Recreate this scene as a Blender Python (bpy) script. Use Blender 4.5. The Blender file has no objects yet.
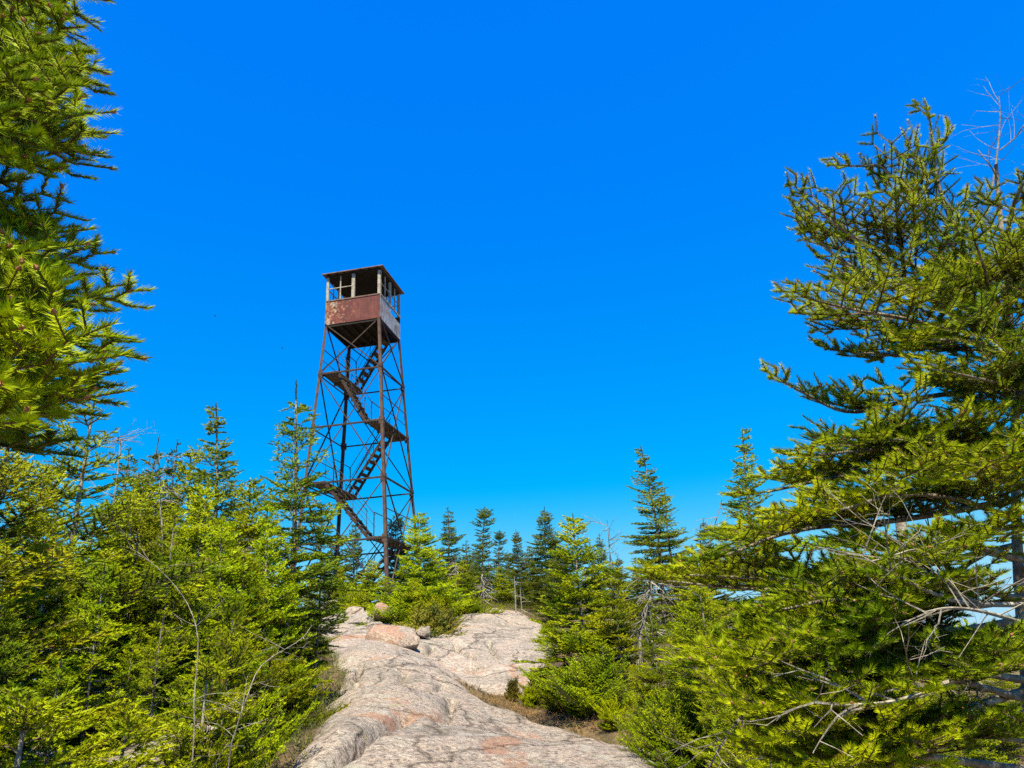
import bpy, math, random
import numpy as np
from mathutils import Vector, Matrix

PI = math.pi
R = math.radians
scene = bpy.context.scene
C = scene.collection

# ------------------------------------------------------------------ camera
EYE = 1.6
PITCH, ROLL, FPX = 0.35529, 0.0561, 740.0
cp, sp, cr, sr = math.cos(PITCH), math.sin(PITCH), math.cos(ROLL), math.sin(ROLL)
FWD = np.array([0, cp, sp])
UP0 = np.array([0, -sp, cp])
RGT = np.array([1.0, 0, 0]) * cr - UP0 * sr
UPV = np.array([1.0, 0, 0]) * sr + UP0 * cr
cam_d = bpy.data.cameras.new('camera')
cam = bpy.data.objects.new('camera', cam_d)
C.objects.link(cam)
cam_d.sensor_width = 36.0
cam_d.lens = 36.0 * FPX / 1024.0
cam_d.clip_start = 0.05
cam_d.clip_end = 20000
m = Matrix(((RGT[0], UPV[0], -FWD[0], 0), (RGT[1], UPV[1], -FWD[1], 0), (RGT[2], UPV[2], -FWD[2], EYE), (0, 0, 0, 1)))
cam.matrix_world = m
scene.camera = cam

# ------------------------------------------------------------------ sky and sun
SUN_AZ_VEC = Vector((0.06, -1.0, 0)).normalized()      # towards the sun, on the ground
SUN_EL = R(63)
world = bpy.data.worlds.new("World")
scene.world = world
world.use_nodes = True
wn, wl = world.node_tree.nodes, world.node_tree.links
wn.clear()
wo = wn.new('ShaderNodeOutputWorld')
bg = wn.new('ShaderNodeBackground')
sky = wn.new('ShaderNodeTexSky')
sky.sky_type = 'NISHITA'
sky.sun_disc = False
sky.sun_elevation = SUN_EL
sky.sun_rotation = math.atan2(SUN_AZ_VEC.x, SUN_AZ_VEC.y)
sky.altitude = 1200
sky.air_density = 1.0
sky.dust_density = 0.1
sky.ozone_density = 3.0
# a strongly polarised, saturated phone-camera blue: the sky's own colours, deepened channel by channel
sep = wn.new('ShaderNodeSeparateColor')
comb = wn.new('ShaderNodeCombineColor')
wl.new(sky.outputs[0], sep.inputs[0])
SKY_G = ((0, 3.2, 0.000006), (1, 0.80, 1.17), (2, 0.10, 5.7))
for ch, power, gain in SKY_G:
    p = wn.new('ShaderNodeMath'); p.operation = 'POWER'; p.inputs[1].default_value = power
    g = wn.new('ShaderNodeMath'); g.operation = 'MULTIPLY'; g.inputs[1].default_value = gain
    wl.new(sep.outputs[ch], p.inputs[0]); wl.new(p.outputs[0], g.inputs[0]); wl.new(g.outputs[0], comb.inputs[ch])
# the pale air low over the horizon
wtc = wn.new('ShaderNodeTexCoord'); wsp = wn.new('ShaderNodeSeparateXYZ'); wl.new(wtc.outputs['Generated'], wsp.inputs[0])
wmr = wn.new('ShaderNodeMapRange'); wmr.interpolation_type = 'SMOOTHSTEP'; wl.new(wsp.outputs['Z'], wmr.inputs[0])
wmr.inputs[1].default_value = .22; wmr.inputs[2].default_value = -.02; wmr.inputs[3].default_value = 0; wmr.inputs[4].default_value = .9
wmx = wn.new('ShaderNodeMix'); wmx.data_type = 'RGBA'; wl.new(wmr.outputs[0], wmx.inputs[0]); wl.new(comb.outputs[0], wmx.inputs[6])
wmx.inputs[7].default_value = (3.4, 4.7, 6.2, 1)
wl.new(wmx.outputs[2], bg.inputs['Color'])
bg.inputs['Strength'].default_value = 0.066
wl.new(bg.outputs[0], wo.inputs['Surface'])

sl = bpy.data.lights.new('sun', 'SUN')
sl.energy = 5.0
sl.angle = R(0.55)
sl.color = (1.0, 0.90, 0.60)
so = bpy.data.objects.new('sun', sl)
C.objects.link(so)
dv = Vector((SUN_AZ_VEC.x * math.cos(SUN_EL), SUN_AZ_VEC.y * math.cos(SUN_EL), math.sin(SUN_EL)))
so.rotation_euler = dv.to_track_quat('Z', 'Y').to_euler()
so.location = (0, 0, 40)

scene.view_settings.view_transform = 'Standard'
scene.view_settings.look = 'None'
scene.view_settings.exposure = 1.2
scene.view_settings.gamma = 1.0
scene.render.engine = 'CYCLES'
scene.cycles.max_bounces = 6
scene.cycles.diffuse_bounces = 1
scene.cycles.transmission_bounces = 3
scene.cycles.transparent_max_bounces = 4
scene.cycles.use_adaptive_sampling = True
scene.cycles.adaptive_threshold = 0.02
scene.cycles.use_denoising = False

# ------------------------------------------------------------------ helpers
def at(px, py, Y):
    """The point of the place that the photograph shows at this pixel, Y metres in front."""
    d = FWD + RGT * (px - 512) / FPX + UPV * (384 - py) / FPX
    d = d * (Y / d[1])
    return np.array([d[0], d[1], d[2] + EYE])

def tag(o, label=None, cat=None, group=None, kind=None):
    if label: o['label'] = label
    if cat: o['category'] = cat
    if group: o['group'] = group
    if kind: o['kind'] = kind
    return o

def empty(name, loc=(0, 0, 0), rz=0.0, parent=None):
    o = bpy.data.objects.new(name, None)
    C.objects.link(o)
    o.location = loc
    o.rotation_euler = (0, 0, rz)
    o.empty_display_size = 0.2
    if parent: o.parent = parent
    return o

def mesh_np(name, V, F, mat, attr=None, smooth=False):
    """V (n,3) points, F (m,k) faces of one size or a list of such arrays."""
    me = bpy.data.meshes.new(name)
    if not isinstance(F, list): F = [F]
    F = [f for f in F if len(f)]
    me.vertices.add(len(V))
    me.vertices.foreach_set('co', np.ascontiguousarray(V, dtype=np.float32).ravel())
    loops = np.concatenate([f.ravel() for f in F]).astype(np.int32)
    tot = np.concatenate([np.full(len(f), f.shape[1], np.int32) for f in F])
    start = np.concatenate([[0], np.cumsum(tot)[:-1]]).astype(np.int32)
    me.loops.add(len(loops))
    me.loops.foreach_set('vertex_index', loops)
    me.polygons.add(len(tot))
    me.polygons.foreach_set('loop_start', start)
    me.polygons.foreach_set('loop_total', tot)
    me.polygons.foreach_set('use_smooth', np.full(len(tot), bool(smooth)))
    if attr:
        for k, (dom, v) in attr.items():
            a = me.attributes.new(k, 'FLOAT', dom)
            a.data.foreach_set('value', np.ascontiguousarray(v, dtype=np.float32))
    me.update(calc_edges=True)
    me.materials.append(mat)
    return me

def link(name, me, parent=None, loc=None):
    o = bpy.data.objects.new(name, me)
    C.objects.link(o)
    if parent: o.parent = parent
    if loc is not None: o.location = loc
    return o

def copy_tree(o, parent=None):
    c = o.copy()
    C.objects.link(c)
    c.parent = parent
    for ch in o.children: copy_tree(ch, c)
    return c

class MB:
    """Collects boxes, bars and tubes into one mesh."""
    def __init__(s): s.V = []; s.Q = []; s.T = []; s.n = 0
    def add(s, V, Q=(), T=()):
        V = np.asarray(V, float)
        s.V.append(V)
        if len(Q): s.Q.append(np.asarray(Q) + s.n)
        if len(T): s.T.append(np.asarray(T) + s.n)
        s.n += len(V)
    def hexa(s, P):
        s.add(P, [(0, 3, 2, 1), (4, 5, 6, 7), (0, 1, 5, 4), (1, 2, 6, 5), (2, 3, 7, 6), (3, 0, 4, 7)])
    def box(s, c, d):
        c = np.asarray(c, float); x, y, z = np.asarray(d, float) / 2
        s.hexa([c + v for v in [(-x, -y, -z), (x, -y, -z), (x, y, -z), (-x, y, -z), (-x, -y, z), (x, -y, z), (x, y, z), (-x, y, z)]])
    def bar(s, a, b, w, t, side):
        """Flat bar from a to b, w wide along the axis nearest to side, t thick."""
        a = np.asarray(a, float); b = np.asarray(b, float)
        d = (b - a) / np.linalg.norm(b - a)
        u = np.asarray(side, float); u = u - d * (u @ d); u /= np.linalg.norm(u)
        v = np.cross(d, u)
        o = [-u * w / 2 - v * t / 2, u * w / 2 - v * t / 2, u * w / 2 + v * t / 2, -u * w / 2 + v * t / 2]
        s.hexa([a + k for k in o] + [b + k for k in o])
    def tube(s, pts, rad, n=6):
        pts = np.asarray(pts, float); rad = np.broadcast_to(rad, len(pts))
        d = np.gradient(pts, axis=0); d /= np.linalg.norm(d, axis=1)[:, None]
        ref = np.array([0.31, 0.22, 0.92]) if abs(d[:, 2]).mean() < .9 else np.array([1.0, 0.1, 0])
        u = np.cross(d, ref); u /= np.linalg.norm(u, axis=1)[:, None]
        v = np.cross(d, u)
        a = np.arange(n) / n * 2 * PI
        V = pts[:, None] + rad[:, None, None] * (u[:, None] * np.cos(a)[None, :, None] + v[:, None] * np.sin(a)[None, :, None])
        Q = []
        for i in range(len(pts) - 1):
            for j in range(n):
                k = (j + 1) % n
                Q.append((i * n + j, i * n + k, (i + 1) * n + k, (i + 1) * n + j))
        T = [(0, j, j + 1) for j in range(1, n - 1)] + [((len(pts) - 1) * n, (len(pts) - 1) * n + j + 1, (len(pts) - 1) * n + j) for j in range(1, n - 1)]
        s.add(V.reshape(-1, 3), Q, T)
    def build(s, name, mat, parent=None, smooth=False):
        F = []
        if s.Q: F.append(np.concatenate(s.Q))
        if s.T: F.append(np.concatenate(s.T))
        return link(name, mesh_np(name, np.concatenate(s.V), F, mat, smooth=smooth), parent)

# value noise
def _hash(ix, iy, seed):
    h = (ix.astype(np.int64) * 374761393 + iy.astype(np.int64) * 668265263 + seed * 144665) & 0x7fffffff
    h = ((h ^ (h >> 13)) * 1274126177) & 0x7fffffff
    return ((h ^ (h >> 16)) & 0xffff) / 65535.0
def vnoise(x, y, seed=0):
    x = np.asarray(x, float); y = np.asarray(y, float)
    ix, iy = np.floor(x), np.floor(y)
    fx, fy = x - ix, y - iy
    fx = fx * fx * (3 - 2 * fx); fy = fy * fy * (3 - 2 * fy)
    a, b = _hash(ix, iy, seed), _hash(ix + 1, iy, seed)
    c, d = _hash(ix, iy + 1, seed), _hash(ix + 1, iy + 1, seed)
    return (a * (1 - fx) + b * fx) * (1 - fy) + (c * (1 - fx) + d * fx) * fy * 1.0 - 0.5 + 0 * x
def fbm(x, y, seed=0, oct=4):
    s = 0; a = 1.0; f = 1.0
    for i in range(oct):
        s = s + a * vnoise(x * f + 13.7 * i, y * f + 7.1 * i, seed + i); a *= .5; f *= 2.03
    return s

# ------------------------------------------------------------------ materials
def new_mat(name):
    mt = bpy.data.materials.new(name); mt.use_nodes = True
    nt = mt.node_tree
    return mt, nt.nodes, nt.links, nt.nodes['Principled BSDF']
def ramp(n, stops):
    r = n.new('ShaderNodeValToRGB')
    while len(r.color_ramp.elements) < len(stops): r.color_ramp.elements.new(0.5)
    for e, (p, c) in zip(r.color_ramp.elements, stops):
        e.position = p; e.color = (*c, 1)
    return r
def noise(n, l, vec, scale, detail=4, rough=.55, dist=0.0):
    t = n.new('ShaderNodeTexNoise'); t.inputs['Scale'].default_value = scale
    t.inputs['Detail'].default_value = detail; t.inputs['Roughness'].default_value = rough
    t.inputs['Distortion'].default_value = dist
    if vec is not None: l.new(vec, t.inputs['Vector'])
    return t
def mix(n, l, fac, a, b, mode='MIX'):
    x = n.new('ShaderNodeMix'); x.data_type = 'RGBA'; x.blend_type = mode
    for s, v in ((x.inputs[0], fac), (x.inputs[6], a), (x.inputs[7], b)):
        if isinstance(v, (int, float)): s.default_value = v
        elif isinstance(v, tuple): s.default_value = (*v, 1)
        else: l.new(v, s)
    return x.outputs[2]

def needle_mat(name, old, new, brown=(.30, .14, .03)):
    mt, n, l, b = new_mat(name)
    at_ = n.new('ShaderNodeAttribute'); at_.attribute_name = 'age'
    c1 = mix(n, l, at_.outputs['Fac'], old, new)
    oi = n.new('ShaderNodeObjectInfo')
    hs = n.new('ShaderNodeHueSaturation')
    mr = n.new('ShaderNodeMapRange'); mr.inputs[3].default_value = .478; mr.inputs[4].default_value = .512
    l.new(oi.outputs['Random'], mr.inputs[0]); l.new(mr.outputs[0], hs.inputs['Hue'])
    mv = n.new('ShaderNodeMapRange'); mv.inputs[3].default_value = .78; mv.inputs[4].default_value = 1.15
    l.new(oi.outputs['Random'], mv.inputs[0]); l.new(mv.outputs[0], hs.inputs['Value'])
    l.new(c1, hs.inputs['Color'])
    tc = n.new('ShaderNodeNewGeometry')
    nz = noise(n, l, tc.outputs['Position'], 2.3, 3)
    r2 = ramp(n, [(.36, (.42, .55, .62)), (.60, (1.22, 1.15, .95))]); l.new(nz.outputs[0], r2.inputs[0])  # random patches, their dark end deepened to paint shade into the foliage
    c2 = mix(n, l, 1.0, hs.outputs[0], r2.outputs[0], 'MULTIPLY')
    nb = noise(n, l, tc.outputs['Position'], 7.0, 2)
    r3 = ramp(n, [(.71, (0, 0, 0)), (.76, (1, 1, 1))]); l.new(nb.outputs[0], r3.inputs[0])
    c3 = mix(n, l, r3.outputs[0], c2, brown)
    l.new(c3, b.inputs['Base Color'])
    b.inputs['Roughness'].default_value = .6
    b.inputs['Specular IOR Level'].default_value = .12
    tr = n.new('ShaderNodeBsdfTranslucent'); l.new(c3, tr.inputs['Color'])
    ms = n.new('ShaderNodeMixShader'); ms.inputs[0].default_value = .10
    l.new(b.outputs[0], ms.inputs[1]); l.new(tr.outputs[0], ms.inputs[2])
    l.new(ms.outputs[0], n['Material Output'].inputs['Surface'])
    return mt
M_FIR = needle_mat('fir_needles', (.016, .046, .003), (.33, .40, .003))  # young growth yellower; old tone darkened further as shade inside the crowns
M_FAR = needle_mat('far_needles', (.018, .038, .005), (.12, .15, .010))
M_NEAR = needle_mat('close_needles', (.015, .044, .003), (.31, .41, .004))  # old tone deepened for crown shade here too
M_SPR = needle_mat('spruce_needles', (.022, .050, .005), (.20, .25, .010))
M_SHRUB = needle_mat('shrub_leaves', (.09, .09, .02), (.22, .20, .03), (.24, .10, .04))

def wood_mat(name, stops, scale=18, bump=.5):
    mt, n, l, b = new_mat(name)
    tc = n.new('ShaderNodeNewGeometry')
    nz = noise(n, l, tc.outputs['Position'], scale, 6, .65)
    r = ramp(n, stops); l.new(nz.outputs[0], r.inputs[0])
    l.new(r.outputs[0], b.inputs['Base Color'])
    b.inputs['Roughness'].default_value = .85
    bp = n.new('ShaderNodeBump'); bp.inputs['Strength'].default_value = bump; bp.inputs['Distance'].default_value = .01
    nz2 = noise(n, l, tc.outputs['Position'], scale * 4, 4)
    l.new(nz2.outputs[0], bp.inputs['Height']); l.new(bp.outputs[0], b.inputs['Normal'])
    return mt
M_BARK = wood_mat('fir_bark', [(.3, (.07, .05, .035)), (.5, (.20, .16, .13)), (.62, (.36, .33, .28)), (.75, (.22, .24, .17))])
M_TWIG = wood_mat('twig_bark', [(.35, (.07, .045, .03)), (.65, (.20, .14, .09))], 30)
M_DEAD = wood_mat('dead_wood', [(.3, (.10, .08, .065)), (.5, (.22, .19, .165)), (.66, (.38, .35, .31))], 24)
M_BUD = wood_mat('buds', [(.3, (.30, .12, .05)), (.7, (.42, .20, .09))], 24)

def rock_mat(name, orange=.0, tint=(1, 1, 1)):
    mt, n, l, b = new_mat(name)
    tc = n.new('ShaderNodeNewGeometry'); P = tc.outputs['Position']
    mp = n.new('ShaderNodeMapping'); mp.inputs['Rotation'].default_value = (0.3, 0.2, R(38)); mp.inputs['Scale'].default_value = (1, 1.9, 1.4)
    l.new(P, mp.inputs[0]); S = mp.outputs[0]
    big = noise(n, l, P, 1.1, 5, .6, .6)
    r1 = ramp(n, [(.34, (.25, .22, .19)), (.45, (.36, .325, .30)), (.56, (.42, .35, .315)), (.68, (.45, .41, .37))]); l.new(big.outputs[0], r1.inputs[0])
    st = noise(n, l, S, 17, 8, .8, .15)
    r2 = ramp(n, [(.40, (.26, .25, .25)), (.47, (.78, .76, .74)), (.54, (1.1, 1.08, 1.05)), (.64, (1.6, 1.58, 1.52))]); l.new(st.outputs[0], r2.inputs[0])
    c = mix(n, l, .9, r1.outputs[0], r2.outputs[0], 'MULTIPLY')
    fn = noise(n, l, S, 42, 5, .75, .2)
    r3 = ramp(n, [(.36, (.30, .28, .27)), (.46, (.95, .95, .95)), (.58, (1.05, 1.05, 1.05)), (.70, (1.5, 1.48, 1.4))]); l.new(fn.outputs[0], r3.inputs[0])
    c = mix(n, l, .9, c, r3.outputs[0], 'MULTIPLY')
    on = noise(n, l, P, .85, 4, .55, 1.2)
    lo = .60 - orange * .3
    r4 = ramp(n, [(lo, (0, 0, 0)), (lo + .05, (1, 1, 1))]); l.new(on.outputs[0], r4.inputs[0])
    oc = noise(n, l, P, 9, 4); r5 = ramp(n, [(.35, (.36, .14, .08)), (.6, (.42, .24, .14)), (.75, (.42, .36, .25))]); l.new(oc.outputs[0], r5.inputs[0])
    mm = n.new('ShaderNodeMath'); mm.operation = 'MULTIPLY'; mm.inputs[1].default_value = .55; l.new(r4.outputs[0], mm.inputs[0])
    c = mix(n, l, mm.outputs[0], c, r5.outputs[0])
    # grey-white and yellow-green crust lichens
    ln = noise(n, l, P, 3.3, 6, .7, .4); r6 = ramp(n, [(.57, (0, 0, 0)), (.62, (.7, .7, .7))]); l.new(ln.outputs[0], r6.inputs[0])
    c = mix(n, l, r6.outputs[0], c, (.44, .42, .38))
    ln2 = noise(n, l, P, 2.1, 6, .7, .9); r7 = ramp(n, [(.64, (0, 0, 0)), (.69, (.6, .6, .6))]); l.new(ln2.outputs[0], r7.inputs[0])
    c = mix(n, l, r7.outputs[0], c, (.36, .34, .14))
    # weathered cracks, as lines between cells
    vo = n.new('ShaderNodeTexVoronoi'); vo.feature = 'DISTANCE_TO_EDGE'; vo.inputs['Scale'].default_value = .62
    wv = noise(n, l, P, 2.2, 4); 
    va = n.new('ShaderNodeVectorMath'); va.operation = 'ADD'; l.new(P, va.inputs[0])
    vs = n.new('ShaderNodeVectorMath'); vs.operation = 'SCALE'; vs.inputs['Scale'].default_value = .5; l.new(wv.outputs['Color'], vs.inputs[0]); l.new(vs.outputs[0], va.inputs[1])
    l.new(va.outputs[0], vo.inputs['Vector'])
    r8 = ramp(n, [(.0, (0, 0, 0)), (.022, (1, 1, 1))]); l.new(vo.outputs['Distance'], r8.inputs[0])
    c = mix(n, l, 1.0, c, tint, 'MULTIPLY')
    rc = ramp(n, [(.0, (.35, .32, .30)), (.015, (1, 1, 1))]); l.new(vo.outputs['Distance'], rc.inputs[0])
    c = mix(n, l, .8, c, rc.outputs[0], 'MULTIPLY')
    l.new(c, b.inputs['Base Color'])
    b.inputs['Roughness'].default_value = .85; b.inputs['Specular IOR Level'].default_value = .25
    b1 = n.new('ShaderNodeBump'); b1.inputs['Strength'].default_value = .9; b1.inputs['Distance'].default_value = .05
    l.new(r8.outputs[0], b1.inputs['Height'])
    b2 = n.new('ShaderNodeBump'); b2.inputs['Strength'].default_value = .8; b2.inputs['Distance'].default_value = .035
    l.new(st.outputs[0], b2.inputs['Height']); l.new(b1.outputs[0], b2.inputs['Normal'])
    b3 = n.new('ShaderNodeBump'); b3.inputs['Strength'].default_value = .8; b3.inputs['Distance'].default_value = .012
    l.new(fn.outputs[0], b3.inputs['Height']); l.new(b2.outputs[0], b3.inputs['Normal'])
    l.new(b3.outputs[0], b.inputs['Normal'])
    return mt
M_ROCK = rock_mat('granite', 0, (.82, .795, .82))
M_ROCKO = rock_mat('granite_orange', .5, (.85, .80, .80))
M_ROCKW = rock_mat('granite_pale', -.2, (1.0, .98, 1.0))

def ground_mat():
    mt, n, l, b = new_mat('forest_floor')
    tc = n.new('ShaderNodeNewGeometry'); P = tc.outputs['Position']
    a = noise(n, l, P, 1.4, 6, .65)
    r = ramp(n, [(.33, (.035, .028, .018)), (.46, (.10, .07, .04)), (.56, (.17, .115, .06)), (.7, (.09, .10, .03))]); l.new(a.outputs[0], r.inputs[0])
    f = noise(n, l, P, 30, 5, .7); r2 = ramp(n, [(.3, (.4, .4, .4)), (.7, (1.5, 1.4, 1.3))]); l.new(f.outputs[0], r2.inputs[0])
    c = mix(n, l, .9, r.outputs[0], r2.outputs[0], 'MULTIPLY')
    l.new(c, b.inputs['Base Color']); b.inputs['Roughness'].default_value = .95
    bp = n.new('ShaderNodeBump'); bp.inputs['Strength'].default_value = .9; bp.inputs['Distance'].default_value = .05
    l.new(f.outputs[0], bp.inputs['Height']); l.new(bp.outputs[0], b.inputs['Normal'])
    return mt
M_GROUND = ground_mat()

def steel_mat(name, base, rust, dark, lo=.42, rough=.7, scale=5):
    mt, n, l, b = new_mat(name)
    tc = n.new('ShaderNodeTexCoord'); P = tc.outputs['Object']
    a = noise(n, l, P, scale, 6, .7)
    r = ramp(n, [(lo - .1, dark), (lo, base), (lo + .16, rust)]); l.new(a.outputs[0], r.inputs[0])
    l.new(r.outputs[0], b.inputs['Base Color']); b.inputs['Roughness'].default_value = rough
    b.inputs['Metallic'].default_value = .0; b.inputs['Specular IOR Level'].default_value = .3
    bp = n.new('ShaderNodeBump'); bp.inputs['Strength'].default_value = .3; bp.inputs['Distance'].default_value = .01
    l.new(a.outputs[0], bp.inputs['Height']); l.new(bp.outputs[0], b.inputs['Normal'])
    return mt
M_STEEL = steel_mat('rusted_steel', (.060, .033, .029), (.10, .060, .050), (.030, .022, .020))
M_BRACE = steel_mat('rusted_brace_shade', (.028, .017, .016), (.052, .031, .027), (.015, .012, .011))  # darkened copy of the leg rust, painted as bars in shade
M_TREAD = steel_mat('grey_boards', (.07, .06, .053), (.14, .12, .10), (.035, .03, .027), .45, .9, 14)
M_ROOF = steel_mat('roof_metal', (.12, .075, .06), (.20, .13, .11), (.06, .042, .04), .45, .6, 3)
M_POST = steel_mat('weathered_post', (.20, .175, .155), (.36, .34, .31), (.09, .055, .04), .40, .8, 9)
M_DARK = steel_mat('shade_dark_boards', (.016, .014, .013), (.024, .020, .018), (.010, .009, .008), .45, .9, 6)  # near-black puts the shade under and inside the cab into the colour
M_CONC = steel_mat('concrete', (.50, .48, .45), (.60, .58, .54), (.35, .33, .30), .42, .9, 12)

def panel_mat(name, red):
    mt, n, l, b = new_mat(name)
    tc = n.new('ShaderNodeTexCoord'); P = tc.outputs['Object']
    a = noise(n, l, P, 2.6, 7, .7, .4)
    if red:
        r = ramp(n, [(.36, (.075, .013, .011)), (.50, (.12, .018, .015)), (.62, (.15, .036, .027))])
    else:
        r = ramp(n, [(.36, (.20, .13, .10)), (.46, (.36, .33, .32)), (.6, (.46, .44, .46))])
    l.new(a.outputs[0], r.inputs[0]); c = r.outputs[0]
    # flaking patches: pale and orange, mostly towards the left of the front, the whole being stained lower down
    sx = n.new('ShaderNodeSeparateXYZ'); l.new(P, sx.inputs[0])
    mr = n.new('ShaderNodeMapRange'); l.new(sx.outputs['X' if red else 'Y'], mr.inputs[0])
    mr.inputs[1].default_value = -1.05; mr.inputs[2].default_value = .35; mr.inputs[3].default_value = .11; mr.inputs[4].default_value = -.10
    f = noise(n, l, P, 9, 6, .75)
    ad = n.new('ShaderNodeMath'); ad.operation = 'ADD'; l.new(f.outputs[0], ad.inputs[0]); l.new(mr.outputs[0], ad.inputs[1])
    rf = ramp(n, [(.54, (0, 0, 0)), (.64, (.9, .9, .9))]); l.new(ad.outputs[0], rf.inputs[0])
    fc = noise(n, l, P, 6, 3); rcc = ramp(n, [(.40, (.30, .11, .05)), (.52, (.38, .22, .12)), (.64, (.42, .38, .32))] if red else [(.4, (.22, .12, .08)), (.6, (.34, .22, .15))]); l.new(fc.outputs[0], rcc.inputs[0])
    c = mix(n, l, rf.outputs[0], c, rcc.outputs[0])
    # vertical streaks
    mp = n.new('ShaderNodeMapping'); mp.inputs['Scale'].default_value = (14, 14, .9); l.new(P, mp.inputs[0])
    s = noise(n, l, mp.outputs[0], 1.0, 4); rs = ramp(n, [(.35, (.62, .58, .56)), (.55, (1.05, 1.05, 1.05))]); l.new(s.outputs[0], rs.inputs[0])
    c = mix(n, l, .75, c, rs.outputs[0], 'MULTIPLY')
    l.new(c, b.inputs['Base Color']); b.inputs['Roughness'].default_value = .6
    bp = n.new('ShaderNodeBump'); bp.inputs['Strength'].default_value = .4; bp.inputs['Distance'].default_value = .01
    l.new(f.outputs[0], bp.inputs['Height']); l.new(bp.outputs[0], b.inputs['Normal'])
    return mt
M_RED = panel_mat('red_panel', True)
M_WHITE = panel_mat('peeling_panel', False)

# ------------------------------------------------------------------ ground and rock
def base_h(x, y):
    x = np.asarray(x, float); y = np.asarray(y, float)
    up = 0.136 * np.clip(y, -60, 24)
    # a rounded summit just behind the tower, then falling away to a far wooded plain
    r = np.hypot(x + 3, y - 22)
    fall = np.where(r > 16, 0.20 * (r - 16) ** 1.12, 0.0)
    fall = np.minimum(fall, 120 - 30 * np.exp(-r / 900))
    side = 0.012 * np.clip(np.abs(x) - 2, 0, 12) ** 2
    return up - fall - side

ctrl = [(310,768,5.2),(400,768,5.4),(470,768,5.5),(560,768,5.5),(640,768,5.8),
 (325,735,6.0),(342,715,6.9),(375,696,8.0),(410,700,8.0),(440,722,7.2),(470,720,8.2),(520,742,7.0),(560,740,7.4),(600,745,7.2),
 (354,672,11.0),(360,652,12.5),(375,645,13.4),(400,646,13.2),(420,655,12.4),(440,671,11.2),(400,668,10.8),(430,690,9.6),(460,684,10.6),(480,692,10.2),(500,703,9.6),(525,712,9.0),(560,722,8.6),(600,736,8.0),
 (450,676,13.0),(480,686,12.4),(510,695,11.8),(530,703,11.0),
 (425,657,14.6),(450,668,14.4),(490,679,13.8),(520,688,13.4),(470,645,16.2),(500,655,15.2),(455,628,18.3),(485,614,20.5),(510,617,20.5),(533,630,19.0),(538,648,16.5),
 (405,646,15.2),(345,632,17),(330,606,23),(345,614,20.5),(360,635,16.5),(375,642,14.8),(337,600,24.2),(400,612,20.5),(425,618,20.5)]
CP = np.array([at(*c) for c in ctrl])
res = CP[:, 2] - base_h(CP[:, 0], CP[:, 1])
def _k(d, s): return np.exp(-(d / s) ** 2)
def _dist(ax, ay, bx, by): return np.hypot((ax[:, None] - bx[None]) , (ay[:, None] - by[None]) * .62)
SG = 1.15
Kmat = _k(_dist(CP[:, 0], CP[:, 1], CP[:, 0], CP[:, 1]), SG)
Wt = np.linalg.solve(Kmat + .06 * np.eye(len(CP)), res)
def H(x, y):
    x = np.atleast_1d(np.asarray(x, float)); y = np.atleast_1d(np.asarray(y, float))
    sh = x.shape; xf, yf = x.ravel(), y.ravel()
    out = base_h(xf, yf)
    near = (xf > -14) & (xf < 8) & (yf > 1) & (yf < 32)
    if near.any():
        out[near] += _k(_dist(xf[near], yf[near], CP[:, 0], CP[:, 1]), SG) @ Wt
    return out.reshape(sh)

poly_px = [(305,762,5.2),(322,735,6),(340,714,6.9),(352,694,8.4),(353,667,11.2),(343,652,13.2),(333,640,15),(324,620,18),(318,604,22),(322,594,25.5)]
poly_px2 = [(400,592,24.5),(440,612,21.8),(485,604,22.2),(520,608,21.8),(545,628,19.5),(545,655,16.2),(532,690,13.2),(490,681,13.5),(450,672,13.4),(444,671,11.7),(466,684,10.6),(500,702,9.6),(530,712,9.0),(565,720,8.6),(605,735,7.9),(645,756,7.0),(668,775,6)]
POLY = np.array([at(*p)[:2] for p in poly_px] + [at(*p)[:2] for p in poly_px2] + [np.array(q) for q in ((1.15, 4.2), (.9, 2.5), (.7, -1.5), (-1.2, -1.5), (-1.3, 2.5), (-1.45, 4.2))])
def poly_sd(x, y, P):
    """signed distance, positive inside"""
    x = np.asarray(x, float).ravel(); y = np.asarray(y, float).ravel()
    d = np.full(x.shape, 1e9); ins = np.zeros(x.shape, bool)
    n = len(P)
    for i in range(n):
        a, b = P[i], P[(i + 1) % n]
        e = b - a; t = np.clip(((x - a[0]) * e[0] + (y - a[1]) * e[1]) / (e @ e), 0, 1)
        d = np.minimum(d, np.hypot(x - a[0] - t * e[0], y - a[1] - t * e[1]))
        c = ((a[1] > y) != (b[1] > y)) & (x < (b[0] - a[0]) * (y - a[1]) / (b[1] - a[1] + 1e-12) + a[0])
        ins ^= c
    return np.where(ins, d, -d)

def ground_z(x, y):
    h = H(x, y)
    near = (np.abs(x) < 16) & (np.abs(np.asarray(y) - 14) < 20)
    h = h + np.where(near, .10 * fbm(np.asarray(x) * .9, np.asarray(y) * .9, 5, 3), 0)
    s = poly_sd(x, y, POLY).reshape(h.shape)
    return h - .10 - .35 * np.clip((s + .15) / .5, 0, 1)
def gz(x, y): return float(ground_z(np.array([x]), np.array([y]))[0])

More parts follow.
